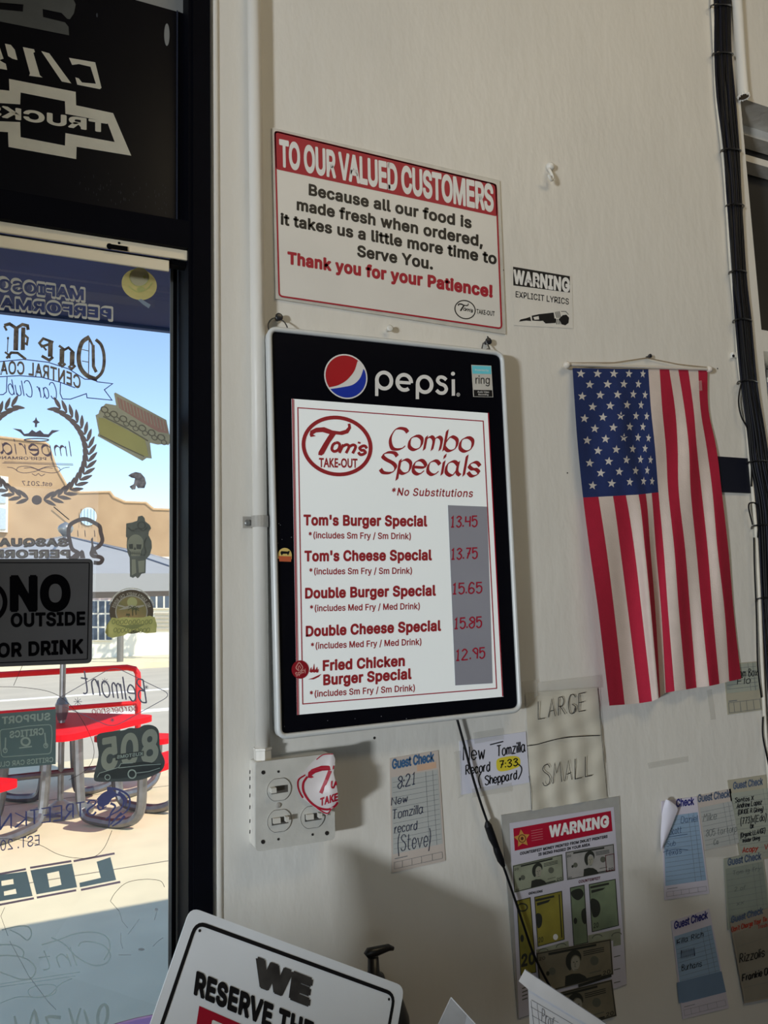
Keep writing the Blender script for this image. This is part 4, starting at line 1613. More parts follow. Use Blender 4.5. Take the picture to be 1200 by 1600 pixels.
B().text(FO.up(1), '*No Substitutions', (586, 518), (1076, 529), 45, 0.02, slant=0.18, spacing=1.06).obj('substitution_line', M_brick, s)
for t_, a_, b_, n_, na, nb, extra in (
        ("Tom's Burger Special", (186, 143), (733, 148), '*(includes Sm Fry / Sm Drink)', (207, 202), (662, 207), None),
        ("Tom's Cheese Special", (190, 304), (754, 299), '*(includes Sm Fry / Sm Drink)', (210, 364), (667, 361), None),
        ('Double Burger Special', (193, 470), (772, 457), '*(includes Med Fry / Med Drink)', (213, 529), (702, 519), None),
        ('Double Cheese Special', (196, 640), (795, 614), '*(includes Med Fry / Med Drink)', (217, 697), (709, 678), None),
        ('Burger Special', (274, 857), (663, 829), '*(includes Sm Fry / Sm Drink)', (212, 912), (680, 884), ('Fried Chicken', (272, 793), (633, 771)))):
    w = B()
    w.text(FM2.up(1), t_, a_, b_, 43, 0.058)
    w.text(FM2.up(1), n_, na, nb, 27, 0.026)
    if extra:
        w.text(FM2.up(1), extra[0], extra[1], extra[2], 43, 0.058)
    w.obj('menu_item', M_brick, s)
w = B()
w.poly(FM2.up(1), [(203, 833), (225, 826), (250, 814), (264, 808), (252, 822), (228, 833)])
for x, h_ in ((218, 22), (231, 38), (244, 24)):
    w.poly(FM2.up(1), crom([(x - 7, 800), (x - 6, 790), (x, 800 - h_), (x + 3, 790), (x + 7, 786), (x + 5, 802)], 3, True))
w.obj('chilli_icon', M_brick, s)
B().poly(FM2.up(1), [(828, 55), (1003, 62), (1028, 850), (861, 860)]).obj('price_strip', mat('grey_price_strip', (160, 160, 170), 0.5, 0.0, 3, 0.2, 6, rgb2=(146, 146, 156)), s)
w = B()
for t_, a_, b_ in (('13.45', (842, 153), (956, 150)), ('13.75', (844, 297), (957, 292)), ('15.65', (850, 452), (977, 446)), ('15.85', (858, 607), (976, 600)), ('12.95', (865, 749), (990, 737))):
    B().hand(FM2.up(2), t_, a_, b_, 46, 6.5, slant=0.06, gap=1.5).obj('handwritten_price', mat('red_marker', (170, 30, 56), 0.6), s)
w = B()
for _ in range(26):
    x, y = random.choice([(random.uniform(56, 130), random.uniform(60, 240)), (random.uniform(74, 130), random.uniform(960, 1060)), (random.uniform(200, 1100), random.uniform(985, 1040))])
    w.ell(FM2.up(0.4), x, y, random.uniform(0.8, 2), random.uniform(0.8, 2), n=6)
w.obj('paint_fleck', mat('fleck', (170, 170, 168)), s)

t = thing('camera_sticker', 'small blue white and black video recording sticker on the menu board', 'sticker', FN(1090, 230))
B().poly(FN.up(1), [(1019, 124), (1149, 130), (1161, 334), (1032, 331)]).obj('backing', mat('sticker_bone', (206, 202, 194), 0.5), t)
B().poly(FN.up(2), [(1024, 129), (1146, 134), (1149, 184), (1028, 181)]).obj('blue_band', mat('sticker_blue', (58, 118, 164), 0.5), t)
B().poly(FN.up(2), [(1035, 286), (1154, 288), (1157, 331), (1037, 328)]).obj('black_band', M_black_ink, t)
w = B()
w.text(FN.up(3), 'Protected by', (1044, 163), (1132, 166), 12, 0.01)
w.text(FN.up(3), 'Audio Video', (1060, 304), (1134, 306), 11, 0.01)
w.text(FN.up(3), 'Recording', (1066, 321), (1130, 322), 11, 0.01)
w.obj('small_lettering', M_white_ink, t)
B().text(FN.up(3), 'ring', (1047, 246), (1138, 248), 52, 0.0).obj('lettering', M_black_ink, t)

t = thing('beef_sticker', 'tiny orange and black cow sticker on the left border of the menu board', 'sticker', FM2(100, 280))
w = B()
w.poly(FM2.up(1), arcpts(100, 278, 31, 32, 180, 360, 0, 16) + [(131, 296), (69, 294)])
w.obj('backing', mat('sticker_ochre', (150, 110, 62), 0.5), t)
w = B()
w.poly(FM2.up(2), [(80, 268), (84, 260), (112, 262), (122, 258), (120, 268), (114, 280), (110, 272), (92, 272), (86, 280)])
w.obj('cow', M_black_ink, t)
w = B()
w.poly(FM2.up(2), [(72, 282), (130, 284), (128, 308), (76, 306)])
w.obj('label_band', mat('sticker_copper', (110, 52, 30), 0.5), t)

t = thing('spicy_sticker', 'round red spicy sticker on the lower left edge of the menu sheet', 'sticker', FM2(168, 790))
B().ell(FM2.up(2), 169, 789, 39, 41).obj('disc', mat('spicy_red', (150, 22, 36), 0.45), t)
w = B()
w.line(FM2.up(3), crom([(163, 795), (150, 782), (156, 768), (164, 758), (174, 768), (180, 782), (170, 795)], 5), 4)
w.line(FM2.up(3), crom([(163, 790), (160, 780), (166, 772), (171, 784)], 4), 3)
w.text(FM2.up(3), 'Spicy', (151, 820), (196, 797), 17, 0.03, up=(-0.35, -1))
w.obj('lettering', mat('spicy_pink', (224, 160, 150)), t)


def pin(name, label, px, py, r, m, group=None, depth=0.012, loop=None):
    c_ = P(px, py, 0)
    t_ = thing(name, label, 'pin', c_, group)
    B().lathe(c_, (0, -1, 0), [(0, r * 0.55), (depth * 0.4, r * 0.45), (depth * 0.7, r * 0.9), (depth * .95, r), (depth, r * 0.7)], 16).obj('head', m, t_, smooth=True)
    if loop:
        B().tube(crom(loop, 6), 0.0011, 6).obj('wire_loop', mat('hanging_wire', (84, 84, 82), 0.4, metal=0.6), t_)
    return t_


M_pinb = mat('pin_black', (24, 26, 34), 0.35, spec=0.6)
yl = -0.012
pin('push_pin', 'black pin with wire loop at the upper left corner of the menu board', 433, 499, 0.0062, M_pinb, loop=[P(436, 498, -0.008), P(444, 503, yl), P(449, 512, -0.02), P(449, 520, -0.02), P(424, 518, -0.02), P(419, 508, yl), P(424, 499, yl), P(433, 496, -0.01)])
pin('push_pin', 'black pin with wire loop at the upper right corner of the menu board', 758.5, 536, 0.0062, M_pinb, loop=[P(755, 536, -0.01), P(753, 546, -0.02), P(757, 549, -0.02), P(762, 545, -0.02), P(766, 549, -0.02), P(763, 540, -0.012), P(760, 535, -0.01)])
pin('push_pin', 'white pin just above the top edge of the menu board', 605.5, 516, 0.0055, mat('pin_white', (222, 220, 212), 0.35))
pin('push_pin', 'black pin above the flag rod', 1010, 558.5, 0.004, M_pinb)
w = B()
hk = thing('wall_hook', 'small white plastic hook alone on the upper wall', 'hook', P(860, 268, 0))
B().lathe(P(858, 262, 0), (0, -1, 0), [(0, .008), (.004, .0085), (.008, .007), (.011, .004)], 16).obj('base', mat('hook_white', (232, 228, 218), 0.3), hk, smooth=True)
B().tube(crom([P(858, 264, -0.008), P(862, 272, -0.014), P(864, 279, -0.014), P(861, 281, -0.018), P(857, 273, -0.02)], 5), 0.0028, 8).obj('hook', mat('hook_white', (232, 228, 218)), hk, smooth=True)
w = B()
for x, y, r_ in ((585, 1153, 2.2), (762, 526.5, 1.6), (1121, 576, 1.6), (886.5, 739, 1.4), (786, 422, 1.6), (574, 456, 1.6)):
    c_ = P(x, y, 0)
    B().lathe(c_, (0, -1, 0), [(-0.001, r_ / 1050), (0.0005, r_ / 1050)], 10).obj('nail_hole', mat('hole_dark', (40, 36, 34), 0.9), bpy.data.objects['wall_front'])

# ---------------- conduit and switch box
cx0 = -0.0015 + P(397.5, 0, -0.012).x * 0.5 + P(412.5, 1165, -0.012).x * 0.5
s = thing('conduit', 'white-painted metal conduit running down to the switch box', 'conduit', (cx0, -0.012, P(412, 1188, 0).z))
zt_, zb_ = ZTOP, P(413, 1180, -0.012).z
B().tube([(cx0, -0.0115, zb_), (cx0, -0.0115, 2.0), (cx0, -0.0115, zt_)], 0.0108, 20).obj('pipe', M_wall, s, smooth=True)
z0, z1 = P(413, 1189, -0.012).z, P(413, 1167, -0.012).z
B().tube([(cx0, -0.013, z0), (cx0, -0.013, z1 - 0.004), (cx0, -0.013, z1 - 0.003), (cx0, -0.013, z1)], [0.0128, 0.0128, 0.0142, 0.0138], 6).obj('connector', M_wall, s)
zs = P(400, 816.5, 0).z
w = B()
xs = P(381, 817, 0).x
w.box(xs - 0.002, cx0 - 0.010, -0.0032, 0.0, zs - 0.0085, zs + 0.0085)
pp = [(cx0 - 0.0125 * math.cos(a_), -0.0115 - 0.0125 * math.sin(a_)) for a_ in [math.radians(k) for k in range(-40, 221, 20)]]
V = []
for x, y in pp:
    V += [(x, y, zs - 0.0085), (x, y, zs + 0.0085)]
w.add(V, [(2 * i, 2 * i + 2, 2 * i + 3, 2 * i + 1) for i in range(len(pp) - 1)])
o = w.obj('strap', mat('worn_paint_metal', (176, 172, 164), 0.5, 0.2, 60, 0.3), s)
w = B()
sc = P(387, 817, -0.003)
w.lathe(sc, (0, -1, 0), [(0, .0052), (.0015, .005), (.0025, .003)], 14)
w.obj('screw', M_silver, o)

SD = -0.043
FXs = Fr(370, 1120, 6, SD)
s = thing('switch_box', 'four-gang white metal switch box with three toggles', 'switch box', P(455, 1260, 0))
q4 = [(178, 428), (908, 340), (922, 1150), (178, 1266)]
B().slab(FXs, ccw_round([(184, 436), (902, 350), (914, 1146), (184, 1258)], 30), SD + 0.006, 0.0).obj('box', M_wall, s)
bevel(B().slab(FXs, ccw_round(q4, 46), SD, SD + 0.006).obj('cover', mat('cover_paint', (206, 204, 196), 0.45, 0.12, 25, 0.2, 60), s), 0.0015)


def duplex(cx, cy, rx, ry):
    a_ = [(cx + rx * math.cos(t_) * 1.0, cy + max(-ry, min(ry, rx * math.sin(t_))) - 0.12 * rx * math.cos(t_)) for t_ in [2 * math.pi * k / 48 for k in range(48)]]
    return a_


for cx, cy, tog in ((396, 682, 'lo'), (400, 975, 'hi'), (711, 940, 'hi')):
    o = B().slab(FXs, duplex(cx, cy, 116, 104), SD - 0.0012, SD + 0.001).obj('switch_plate', mat('cover_paint', (206, 204, 196)), s)
    w = B()
    w.line(FXs.at(SD - 0.0014), duplex(cx, cy, 113, 103), 3.5, closed=True)
    w.obj('seam', mat('seam_grime', (86, 82, 76), 0.9), o)
    B().poly(FXs.at(SD - 0.0014), [(cx - 76, cy - 24), (cx + 82, cy - 46), (cx + 84, cy + 22), (cx - 72, cy + 46)]).obj('slot', mat('slot_dark', (92, 88, 82), 0.8, 0.3, 90), o)
    w = B()
    if tog == 'lo':
        w.slab(FXs, [(cx - 70, cy - 8), (cx - 24, cy - 16), (cx - 22, cy + 30), (cx - 68, cy + 38)], SD - 0.012, SD)
    else:
        w.slab(FXs, [(cx - 56, cy - 20), (cx + 10, cy - 28), (cx + 12, cy + 22), (cx - 54, cy + 30)], SD - 0.006, SD)
        w.slab(FXs, [(cx + 62, cy - 32), (cx + 90, cy - 36), (cx + 92, cy + 10), (cx + 64, cy + 14)], SD - 0.011, SD)
    w.obj('toggle', mat('toggle_ivory', (214, 210, 200), 0.35), o)
w = B()
for x, y, r_ in ((248, 522, 19), (246, 1173, 20), (845, 1091, 20), (390, 514, 12), (390, 1148, 12), (711, 1104, 12)):
    w.ell(FXs.at(SD - 0.0006), x, y, r_ * 0.95, r_)
w.obj('knockout_hole', mat('hole_dark', (40, 36, 34)), s)
c_ = FXs(390, 828)
B().lathe(c_, (0, -1, 0), [(0, .0038), (.0012, .0036), (.002, .002)], 14).obj('screw', mat('worn_paint_metal', (176, 172, 164)), s)
w = B()
for y in (500, 560, 640, 720, 830, 960, 1060):
    a_, b2 = P(370 + 128 / 6, 1120 + y / 6, -0.02), P(370 + 126 / 6, 1120 + (y + 34) / 6, -0.02)
    w.tube([a_ + Vector((-0.0006, 0, 0)), b2 + Vector((-0.0006, 0, 0))], 0.0007, 6)
w.obj('side_slot', mat('hole_dark', (40, 36, 34)), s)

# peeling emblem sticker on the box
t = thing('peeling_sticker', 'peeling white and red take-out sticker curling off the switch box', 'sticker', FXs(780, 640))
edge = [(560, 560), (620, 520), (690, 440), (760, 375), (822, 348), (900, 342), (922, 392), (920, 460), (905, 520), (925, 600), (946, 700), (950, 800), (905, 850), (842, 925), (770, 880), (690, 820), (612, 762), (565, 690)]


def curl(u, v):
    # the sticker lifts off towards its right-hand side
    k = max(0.0, min(1.0, (u - 590) / 300))
    y = SD - 0.0028 - 0.016 * k * k - 0.004 * math.sin(v / 90.0) * k
    return P(370 + u / 6, 1120 + v / 6, y)


class CurlF:
    def __init__(s_, off=0.0):
        s_.o = off

    def __call__(s_, u, v):
        p_ = curl(u, v)
        p_.y -= s_.o
        return p_


w = B()
rows = []
bmx = [(u, v) for u in range(560, 960, 22) for v in range(340, 930, 22) if inside((u + 0.1, v + 0.1), edge)]
cell = {}
V, F_ = [], []
# clip a fine grid to the outline by scanlines so the sheet can curl
ys = [342 + k * (925 - 342) / 28 for k in range(29)]
prevr = None
for y in ys:
    y_ = min(max(y, 343), 924)
    xs_ = []
    for i in range(len(edge)):
        a_, b2 = edge[i - 1], edge[i]
        if (a_[1] > y_) != (b2[1] > y_):
            xs_.append(a_[0] + (b2[0] - a_[0]) * (y_ - a_[1]) / (b2[1] - a_[1]))
    xa, xb_ = min(xs_), max(xs_)
    r0 = len(V)
    V += [curl(xa + (xb_ - xa) * k / 12, y_) for k in range(13)]
    if prevr is not None:
        F_ += [(prevr + k, prevr + k + 1, r0 + k + 1, r0 + k) for k in range(12)]
    prevr = r0
w.add(V, F_)
w.obj('sheet', mat('sticker_white', (214, 206, 204), 0.4, 0.1, 30), t, smooth=True)
cf = CurlF(0.0007)
w = B()
w.line(cf, crom([(618, 760), (585, 700), (570, 640), (580, 585), (640, 545)], 6), 14)
w.line(cf, crom([(660, 560), (622, 620), (625, 700), (680, 790), (760, 850), (850, 868), (915, 838), (944, 800)], 8), 20)
w.line(cf, crom([(690, 800), (770, 868), (842, 905), (880, 870)], 6), 12)
w.line(cf, crom([(745, 400), (810, 355), (900, 348)], 6), 9)
w.poly(cf, [(664, 570), (668, 520), (700, 490), (790, 458), (912, 456), (908, 490), (870, 500), (800, 505), (735, 525), (700, 550), (720, 566), (700, 574)])
w.line(cf, [(872, 505), (840, 590), (785, 715)], 34)
w.text(cf, 'TAKE', (782, 832), (942, 782), 66, 0.06)
w.line(cf, crom([(890, 600), (885, 650), (905, 664), (925, 610), (932, 640)], 4), 14)
w.obj('emblem', M_red_ink, t)

# ---------------- flag
FF, FF2 = Fr(860, 540, 3.529), Fr(860, 860, 3.529)


def c1(x, y):
    return (860 + x / 3.529, 540 + y / 3.529)


def c2(x, y):
    return (860 + x / 3.529, 860 + y / 3.529)


rows = []
top_x = [122 + (540 - 122) * k / 7 for k in range(8)] + [602, 655, 705, 760, 815, 866]
rows.append([c1(x, 124 + 12 * k / 13) for k, x in enumerate(top_x)])
for y, xs_ in ((353, [136, 555, 617, 688, 740, 790, 828, 872]), (565, [152, 577, 637, 702, 764, 808, 862, 915])):
    full = [xs_[0] + (xs_[1] - xs_[0]) * k / 7 for k in range(8)] + xs_[2:]
    # the canton narrows towards its fold on the right
    for k in range(1, 7):
        t_ = k / 7
        full[k] = xs_[0] + (xs_[1] - xs_[0]) * (t_ * 1.16 - 0.16 * t_ * t_)
    rows.append([c1(x, y) for x in full])
rows.append([c1(x, 838 - 29 * min(k, 7) / 7) for k, x in enumerate([180, 265, 345, 416, 486, 526, 558, 596, 650, 708, 774, 834, 894, 945])])
rows.append([c2(x, 0) for x in [217, 310, 386, 464, 522, 552, 582, 625, 684, 744, 805, 868, 922, 982]])
rows.append([c2(x, 350) for x in [266, 354, 430, 505, 556, 580, 612, 650, 710, 772, 836, 896, 962, 1012]])
bot = [(325, 856), (410, 850), (490, 843), (560, 832), (598, 816), (606, 806), (636, 785), (685, 776), (748, 767), (806, 757), (876, 748), (932, 736), (986, 722), (1052, 708)]
rows.append([c2(*q) for q in bot])
dep_top = [-.010] * 14
dep_bot = [-.030, -.022, -.018, -.024, -.038, -.016, -.012, -.018, -.024, -.016, -.024, -.015, -.022, -.010]
NR, NSUB = len(rows), 4
RS = 6
fine = []
for j in range(14):
    col = [(rows[r][j][0], rows[r][j][1]) for r in range(NR)]
    fine.append(crom(col, RS))
nrow = len(fine[0])
V, F_, MI = [], [], []
ncol = 13 * NSUB + 1
for r in range(nrow):
    t_ = r / (nrow - 1)
    ctl = [(fine[j][r][0], fine[j][r][1], dep_top[j] * (1 - t_) + dep_bot[j] * t_ - (0.004 * math.sin(j * 1.7 + r * 0.25) * min(1, t_ * 3))) for j in range(14)]
    xs_ = crom(ctl, NSUB)
    for k, (x, y, dd) in enumerate(xs_):
        # keep the stripe edges straight, only the depth is smoothed
        j, u_ = divmod(k, NSUB)
        if j < 13:
            x = ctl[j][0] + (ctl[j + 1][0] - ctl[j][0]) * u_ / NSUB
            y = ctl[j][1] + (ctl[j + 1][1] - ctl[j][1]) * u_ / NSUB
        V.append(P(x, y, dd))
canton_row = 3 * RS
for r in range(nrow - 1):
    for k in range(ncol - 1):
        F_.append((r * ncol + k, r * ncol + k + 1, (r + 1) * ncol + k + 1, (r + 1) * ncol + k))
        j = k // NSUB
        MI.append(2 if (j < 7 and r < canton_row) else (0 if j % 2 == 0 else 1))
M_fr = mat('flag_red', (176, 30, 58), 0.85, 0.06, 60, 0.15, 400)
M_fw = mat('flag_white', (214, 198, 188), 0.85, 0.05, 40, 0.15, 400)
M_fb = mat('flag_blue', (32, 48, 98), 0.85, 0.08, 60, 0.15, 400)
s = thing('flag', 'American flag hung vertically from a white rod', 'flag', P(1000, 577, -0.01))
fo = link_mesh('cloth', V, F_, [M_fr, M_fw, M_fb], s, smooth=True)
for p, i in zip(fo.data.polygons, MI):
    p.material_index = i
from mathutils.bvhtree import BVHTree
bv = BVHTree.FromPolygons(V, F_)
w = B()
star_rows = [[(168, 155), (260, 155), (350, 155), (433, 155), (510, 156)], [(217, 215), (315, 213), (405, 212), (485, 212)], [(175, 280), (275, 273), (370, 270), (457, 268), (522, 272)],
             [(233, 338), (330, 332), (423, 327), (500, 328)], [(188, 402), (290, 395), (388, 388), (472, 388), (531, 390)], [(245, 458), (347, 452), (438, 447), (510, 448)],
             [(203, 523), (304, 515), (405, 508), (483, 507), (541, 510)], [(263, 580), (363, 573), (454, 570), (522, 568)], [(217, 648), (322, 638), (420, 630), (497, 628), (552, 630)],
             [(278, 703), (380, 695), (470, 690), (534, 688)], [(233, 772), (338, 760), (438, 752), (514, 748), (561, 748)]]
for rw in star_rows:
    for i, (x, y) in enumerate(rw):
        rx = 25 * min(1.0, 1.08 - 0.52 * max(0, (x - 300) / 260))
        pts = []
        for k in range(10):
            a_ = math.radians(-90 + 36 * k + 6)
            rr = 1.0 if k % 2 == 0 else 0.42
            pts.append((x + rx * rr * math.cos(a_), y + 25 * rr * math.sin(a_)))
        def onflag(u, v):
            dr = ray(860 + u / 3.529, 540 + v / 3.529).normalized()
            h_ = bv.ray_cast(EYE, dr)[0]
            if h_ is None:
                h_ = P(860 + u / 3.529, 540 + v / 3.529, -0.015)
            return h_ - dr * 0.0009
        w.poly(onflag, pts)
w.obj('star', mat('flag_star', (206, 200, 194), 0.85), s)
M_rod = mat('rod_white', (222, 214, 202), 0.4)
B().tube([P(886, 569.5, -0.012), P(1108, 577, -0.012)], 0.0032, 10).obj('rod', M_rod, s)
for x, y in ((885.5, 570), (1108, 577)):
    c_ = P(x, y, -0.012)
    ax = Vector((1, 0, 0)) if x > 1000 else Vector((-1, 0, 0))
    B().lathe(c_ - ax * 0.006, ax, [(0, .003), (.002, .006), (.006, .0072), (.010, .006), (.0125, .002)], 16).obj('finial', M_rod, s, smooth=True)
B().tube([P(888, 567, -0.012), P(960, 566.5, -0.006), P(1010, 559, -0.004), P(1060, 569, -0.006), P(1106, 574, -0.012)], 0.0009, 6).obj('cord', mat('twine', (168, 150, 124), 0.8), s)
B().poly(lambda u, v: P(860 + u / 3.529, 540 + v / 3.529, -0.026), [(806, 195), (834, 192), (838, 248), (812, 250)]).obj('tape', M_tape, s)

# ---------------- black plate and cable bundle
c0_, c1_ = P(1119, 714, -0.006), P(1171, 768, -0.006)
o = bevel(B().box(P(1085, 714, -.006).x, P(1171, 740, -.006).x, -0.006, 0.0, P(1140, 769, -0.006).z, P(1140, 714, -0.006).z).obj('plate', mat('matte_black_plate', (14, 18, 34), 0.5), loc=P(1140, 740, 0)), 0.001)
o.name = 'wall_plate'
tag(o, 'flat black rectangular plate half hidden behind the flag', 'plate')

s = thing('cable_bundle', 'bundle of black cables zip-tied up the right side of the wall', 'cables', P(1190, 1050, 0))
ED = [(0, 1116.5, 1141), (80, 1118, 1144), (150, 1121, 1148), (232, 1130, 1155), (300, 1136, 1159), (425, 1143, 1164), (500, 1150, 1172), (597, 1158, 1181), (675, 1167, 1195), (722, 1171, 1203), (800, 1183, 1216), (935, 1190, 1228), (1080, 1200, 1240), (1300, 1222, 1262), (1580, 1250, 1292)]
M_cab = mat('cable_black', (10, 10, 14), 0.5, 0.2, 40, spec=0.25)
M_cab2 = mat('cable_navy', (14, 17, 32), 0.5, 0.2, 40, spec=0.25)
NC = 10
for k in range(NC):
    u_ = (k + 0.5) / NC
    pts = [(x0 + (x1 - x0) * u_ + (random.uniform(-1.6, 1.6) if 0 < i < 14 else 0), y, -0.010 - 0.010 * math.sin(math.pi * u_) + random.uniform(-.002, .002)) for i, (y, x0, x1) in enumerate(ED)]
    pts = [(pts[0][0] - 4, -60, pts[0][2])] + pts
    B().tube([P(*q) for q in crom(pts, 4)], 0.0024 + 0.0007 * random.random(), 8).obj('cable', M_cab if k % 3 else M_cab2, s, smooth=True)
ED2 = [(-60, 1108), (0, 1112), (80, 1116), (150, 1119), (232, 1128), (300, 1134), (425, 1142), (500, 1150), (560, 1153), (640, 1164), (722, 1171), (820, 1180), (935, 1186), (1060, 1191), (1150, 1196), (1300, 1207)]
B().tube([P(*q) for q in crom([(x + 0.5, y, -0.007) for y, x in ED2], 4)], 0.0036, 8).obj('white_cable', mat('cable_white', (222, 216, 202), 0.5, 0.1, 30), s, smooth=True)
for pts in ([(1158, 600), (1154, 625), (1158, 650), (1170, 676), (1174, 720), (1174, 760)], [(1176, 820), (1170, 795), (1172, 786), (1182, 788), (1186, 805), (1184, 840)],
            [(1178, 840), (1179, 890), (1182, 960), (1184, 1040), (1190, 1090)], [(1192, 1120), (1192, 1150), (1200, 1190), (1214, 1260)]):
    B().tube([P(*q) for q in crom([(x, y, -0.013) for x, y in pts], 5)], 0.0016, 6).obj('thin_wire', M_cab, s)
for y, xl_, xr_ in ((8, 1112, 1141), (83, 1115, 1144), (234, 1128, 1156), (320, 1136, 1161), (424, 1141, 1165), (500, 1147, 1173), (596, 1154, 1182), (722, 1170, 1206), (822, 1176, 1218), (936, 1183, 1228)):
    pts = [(xl_ - 2, y + 4, -0.002), (xl_ - 1, y + 1, -0.012), (xl_ + 5, y - 1, -0.0235), ((xl_ + xr_) / 2, y - 2, -0.0265), (xr_ - 4, y - 1, -0.0235), (xr_ + 1, y + 1, -0.012), (xr_ + 1, y + 3, -0.002)]
    B().tube([P(*q) for q in crom(pts, 4)], 0.0017, 6).obj('zip_tie', mat('zip_tie_black', (16, 17, 22), 0.3, spec=0.6), s)
o = thing('cable_clip', 'small white square clip beside the cables, above the flag corner', 'clip', P(1144, 556, 0))
bevel(B().box(P(1141, 556, 0).x, P(1148, 556, 0).x, -0.008, 0, P(1144, 560, 0).z, P(1144, 552, 0).z).obj('base', mat('clip_white', (228, 226, 218), 0.4), o), 0.0008)
B().ell(FX.at(-0.0083), 1146, 556, 2.0, 2.2).obj('nail', M_pinb, o)

o = thing('painted_pipe', 'thick cream-painted pipe with a ragged open end at the top right', 'pipe', P(1164, 150, 0))
pa, pb, pt = P(1162, 152, -0.012), P(1151, -10, -0.012), P(1140, -140, -0.012)
w = B()
w.tube([pa, pa.lerp(pb, 0.1), pa.lerp(pb, 0.35), pb, pt], [0.0118, 0.0112, 0.0105, 0.0112, 0.0112], 16, cap=False)
w.obj('pipe', M_wall, o, smooth=True)
w = B()
w.tube([pa + Vector((0, 0, 0.0008)), pa + Vector((0, 0, 0.0018))], 0.0104, 16)
w.obj('open_end', mat('pipe_inside', (104, 90, 74), 0.9), o)
w = B()
for k in range(14):
    a_ = 2 * math.pi * k / 14
    c_ = pa + Vector((math.cos(a_) * .0115, math.sin(a_) * .0115, random.uniform(-.002, .002)))
    w.tube([c_ + Vector((0, 0, -.002)), c_ + Vector((0, 0, .004))], [0.0008, 0.0022], 6)
w.obj('ragged_rim', M_wall, o)

# ---------------- papers
M_grid = mat('check_grid', (120, 124, 126), 0.7)


def sheet_from_quad(q, f, nu=6, nv=10, bulge=0.0, y0=-0.0012):
    b_ = B()
    V_ = []
    for j in range(nv + 1):
        for i in range(nu + 1):
            p_ = lerp2(q, i / nu, j / nv)
            dd = y0 - bulge * (1 - math.sin(math.pi * i / nu)) * (0.5 + 0.5 * j / nv)
            V_.append(f.at(dd)(p_.x, p_.y))
    b_.add(V_, [(j * (nu + 1) + i, j * (nu + 1) + i + 1, (j + 1) * (nu + 1) + i + 1, (j + 1) * (nu + 1) + i) for j in range(nv) for i in range(nu)])
    return b_


def guest_check(label, f, q, paper, body, title, writing, body_v=(0.17, 0.84), title_q=None, pen=None, nlines=14, foot=True, group='guest checks taped to the wall', title_col=None, redwriting=(), col_v=(0.72, 0.86), y=-0.0015):
    """q: TL TR BR BL in the crop; the printed body lies between two fractions of the height"""
    c_ = lerp2(q, .5, .5)
    t_ = thing('guest_check', label, 'order slip', f(c_.x, c_.y), group)
    fy_ = f.at(y)
    B().slab(f, [tuple(p) for p in q], y, y + 0.0008).obj('paper', paper, t_)
    if body:
        B().poly(fy_.up(1), [tuple(lerp2(q, u, v)) for u, v in ((0.03, body_v[0]), (0.97, body_v[0]), (0.97, body_v[1]), (0.03, body_v[1]))]).obj('printed_panel', body, t_)
    w_ = B()
    for k in range(nlines):
        v = body_v[0] + (body_v[1] - body_v[0]) * (k + 1) / (nlines + 1)
        w_.line(fy_.up(2), [tuple(lerp2(q, 0.05, v)), tuple(lerp2(q, 0.95, v))], 2.2)
    for u in col_v:
        w_.line(fy_.up(2), [tuple(lerp2(q, u, body_v[0])), tuple(lerp2(q, u, body_v[1]))], 2.2)
    if foot:
        fv = body_v[1] + (1 - body_v[1]) * 0.45
        w_.line(fy_.up(2), [tuple(lerp2(q, u, v)) for u, v in ((.05, fv), (.95, fv), (.95, .97), (.05, .97))], 2.2, closed=True)
        for u in (.2, .38, .56, .76):
            w_.line(fy_.up(2), [tuple(lerp2(q, u, fv)), tuple(lerp2(q, u, .97))], 2.2)
        w_.line(fy_.up(2), [tuple(lerp2(q, .06, fv - .03)), tuple(lerp2(q, .3, fv - .03))], 5)
    w_.obj('ruling', M_grid, t_)
    if title:
        tx, a_, b_, cp = title
        B().text(fy_.up(2), tx, a_, b_, cp, 0.05, spacing=0.95).obj('title', title_col or mat('title_blue', (62, 104, 148), 0.6), t_)
    if writing:
        w_ = B()
        for tx, a_, b_, cp, wd in writing:
            w_.hand(fy_.up(3), tx, a_, b_, cp, wd, slant=0.08, jit=1.0)
        w_.obj('handwriting', pen or M_pen, t_)
    if redwriting:
        w_ = B()
        for tx, a_, b_, cp, wd in redwriting:
            w_.hand(fy_.up(3), tx, a_, b_, cp, wd, slant=0.08, jit=1.0)
        w_.obj('red_handwriting', mat('pen_red', (176, 60, 44), 0.6), t_)
    return t_


FG, FL, FK = Fr(590, 1120, 4.615), Fr(690, 1050, 4), Fr(760, 1240, 4.4444)
FQ, FQ2 = Fr(1010, 1190, 6.316), Fr(1010, 1390, 6.316)
P_old = mat('check_paper_faded', (200, 188, 178), 0.75, 0.05, 10)
P_oldb = mat('check_body_faded', (184, 186, 182), 0.75, 0.05, 10)
P_new = mat('check_paper_new', (212, 206, 218), 0.75, 0.04, 10)
P_blue = mat('check_body_blue', (152, 178, 204), 0.75, 0.05, 10)
P_green = mat('check_paper_green', (168, 172, 158), 0.75, 0.06, 10)
P_khaki = mat('check_paper_khaki', (178, 172, 152), 0.75, 0.06, 10)
N_navy = mat('title_navy', (54, 54, 130), 0.6)
N_slate = mat('title_slate', (92, 106, 130), 0.6)

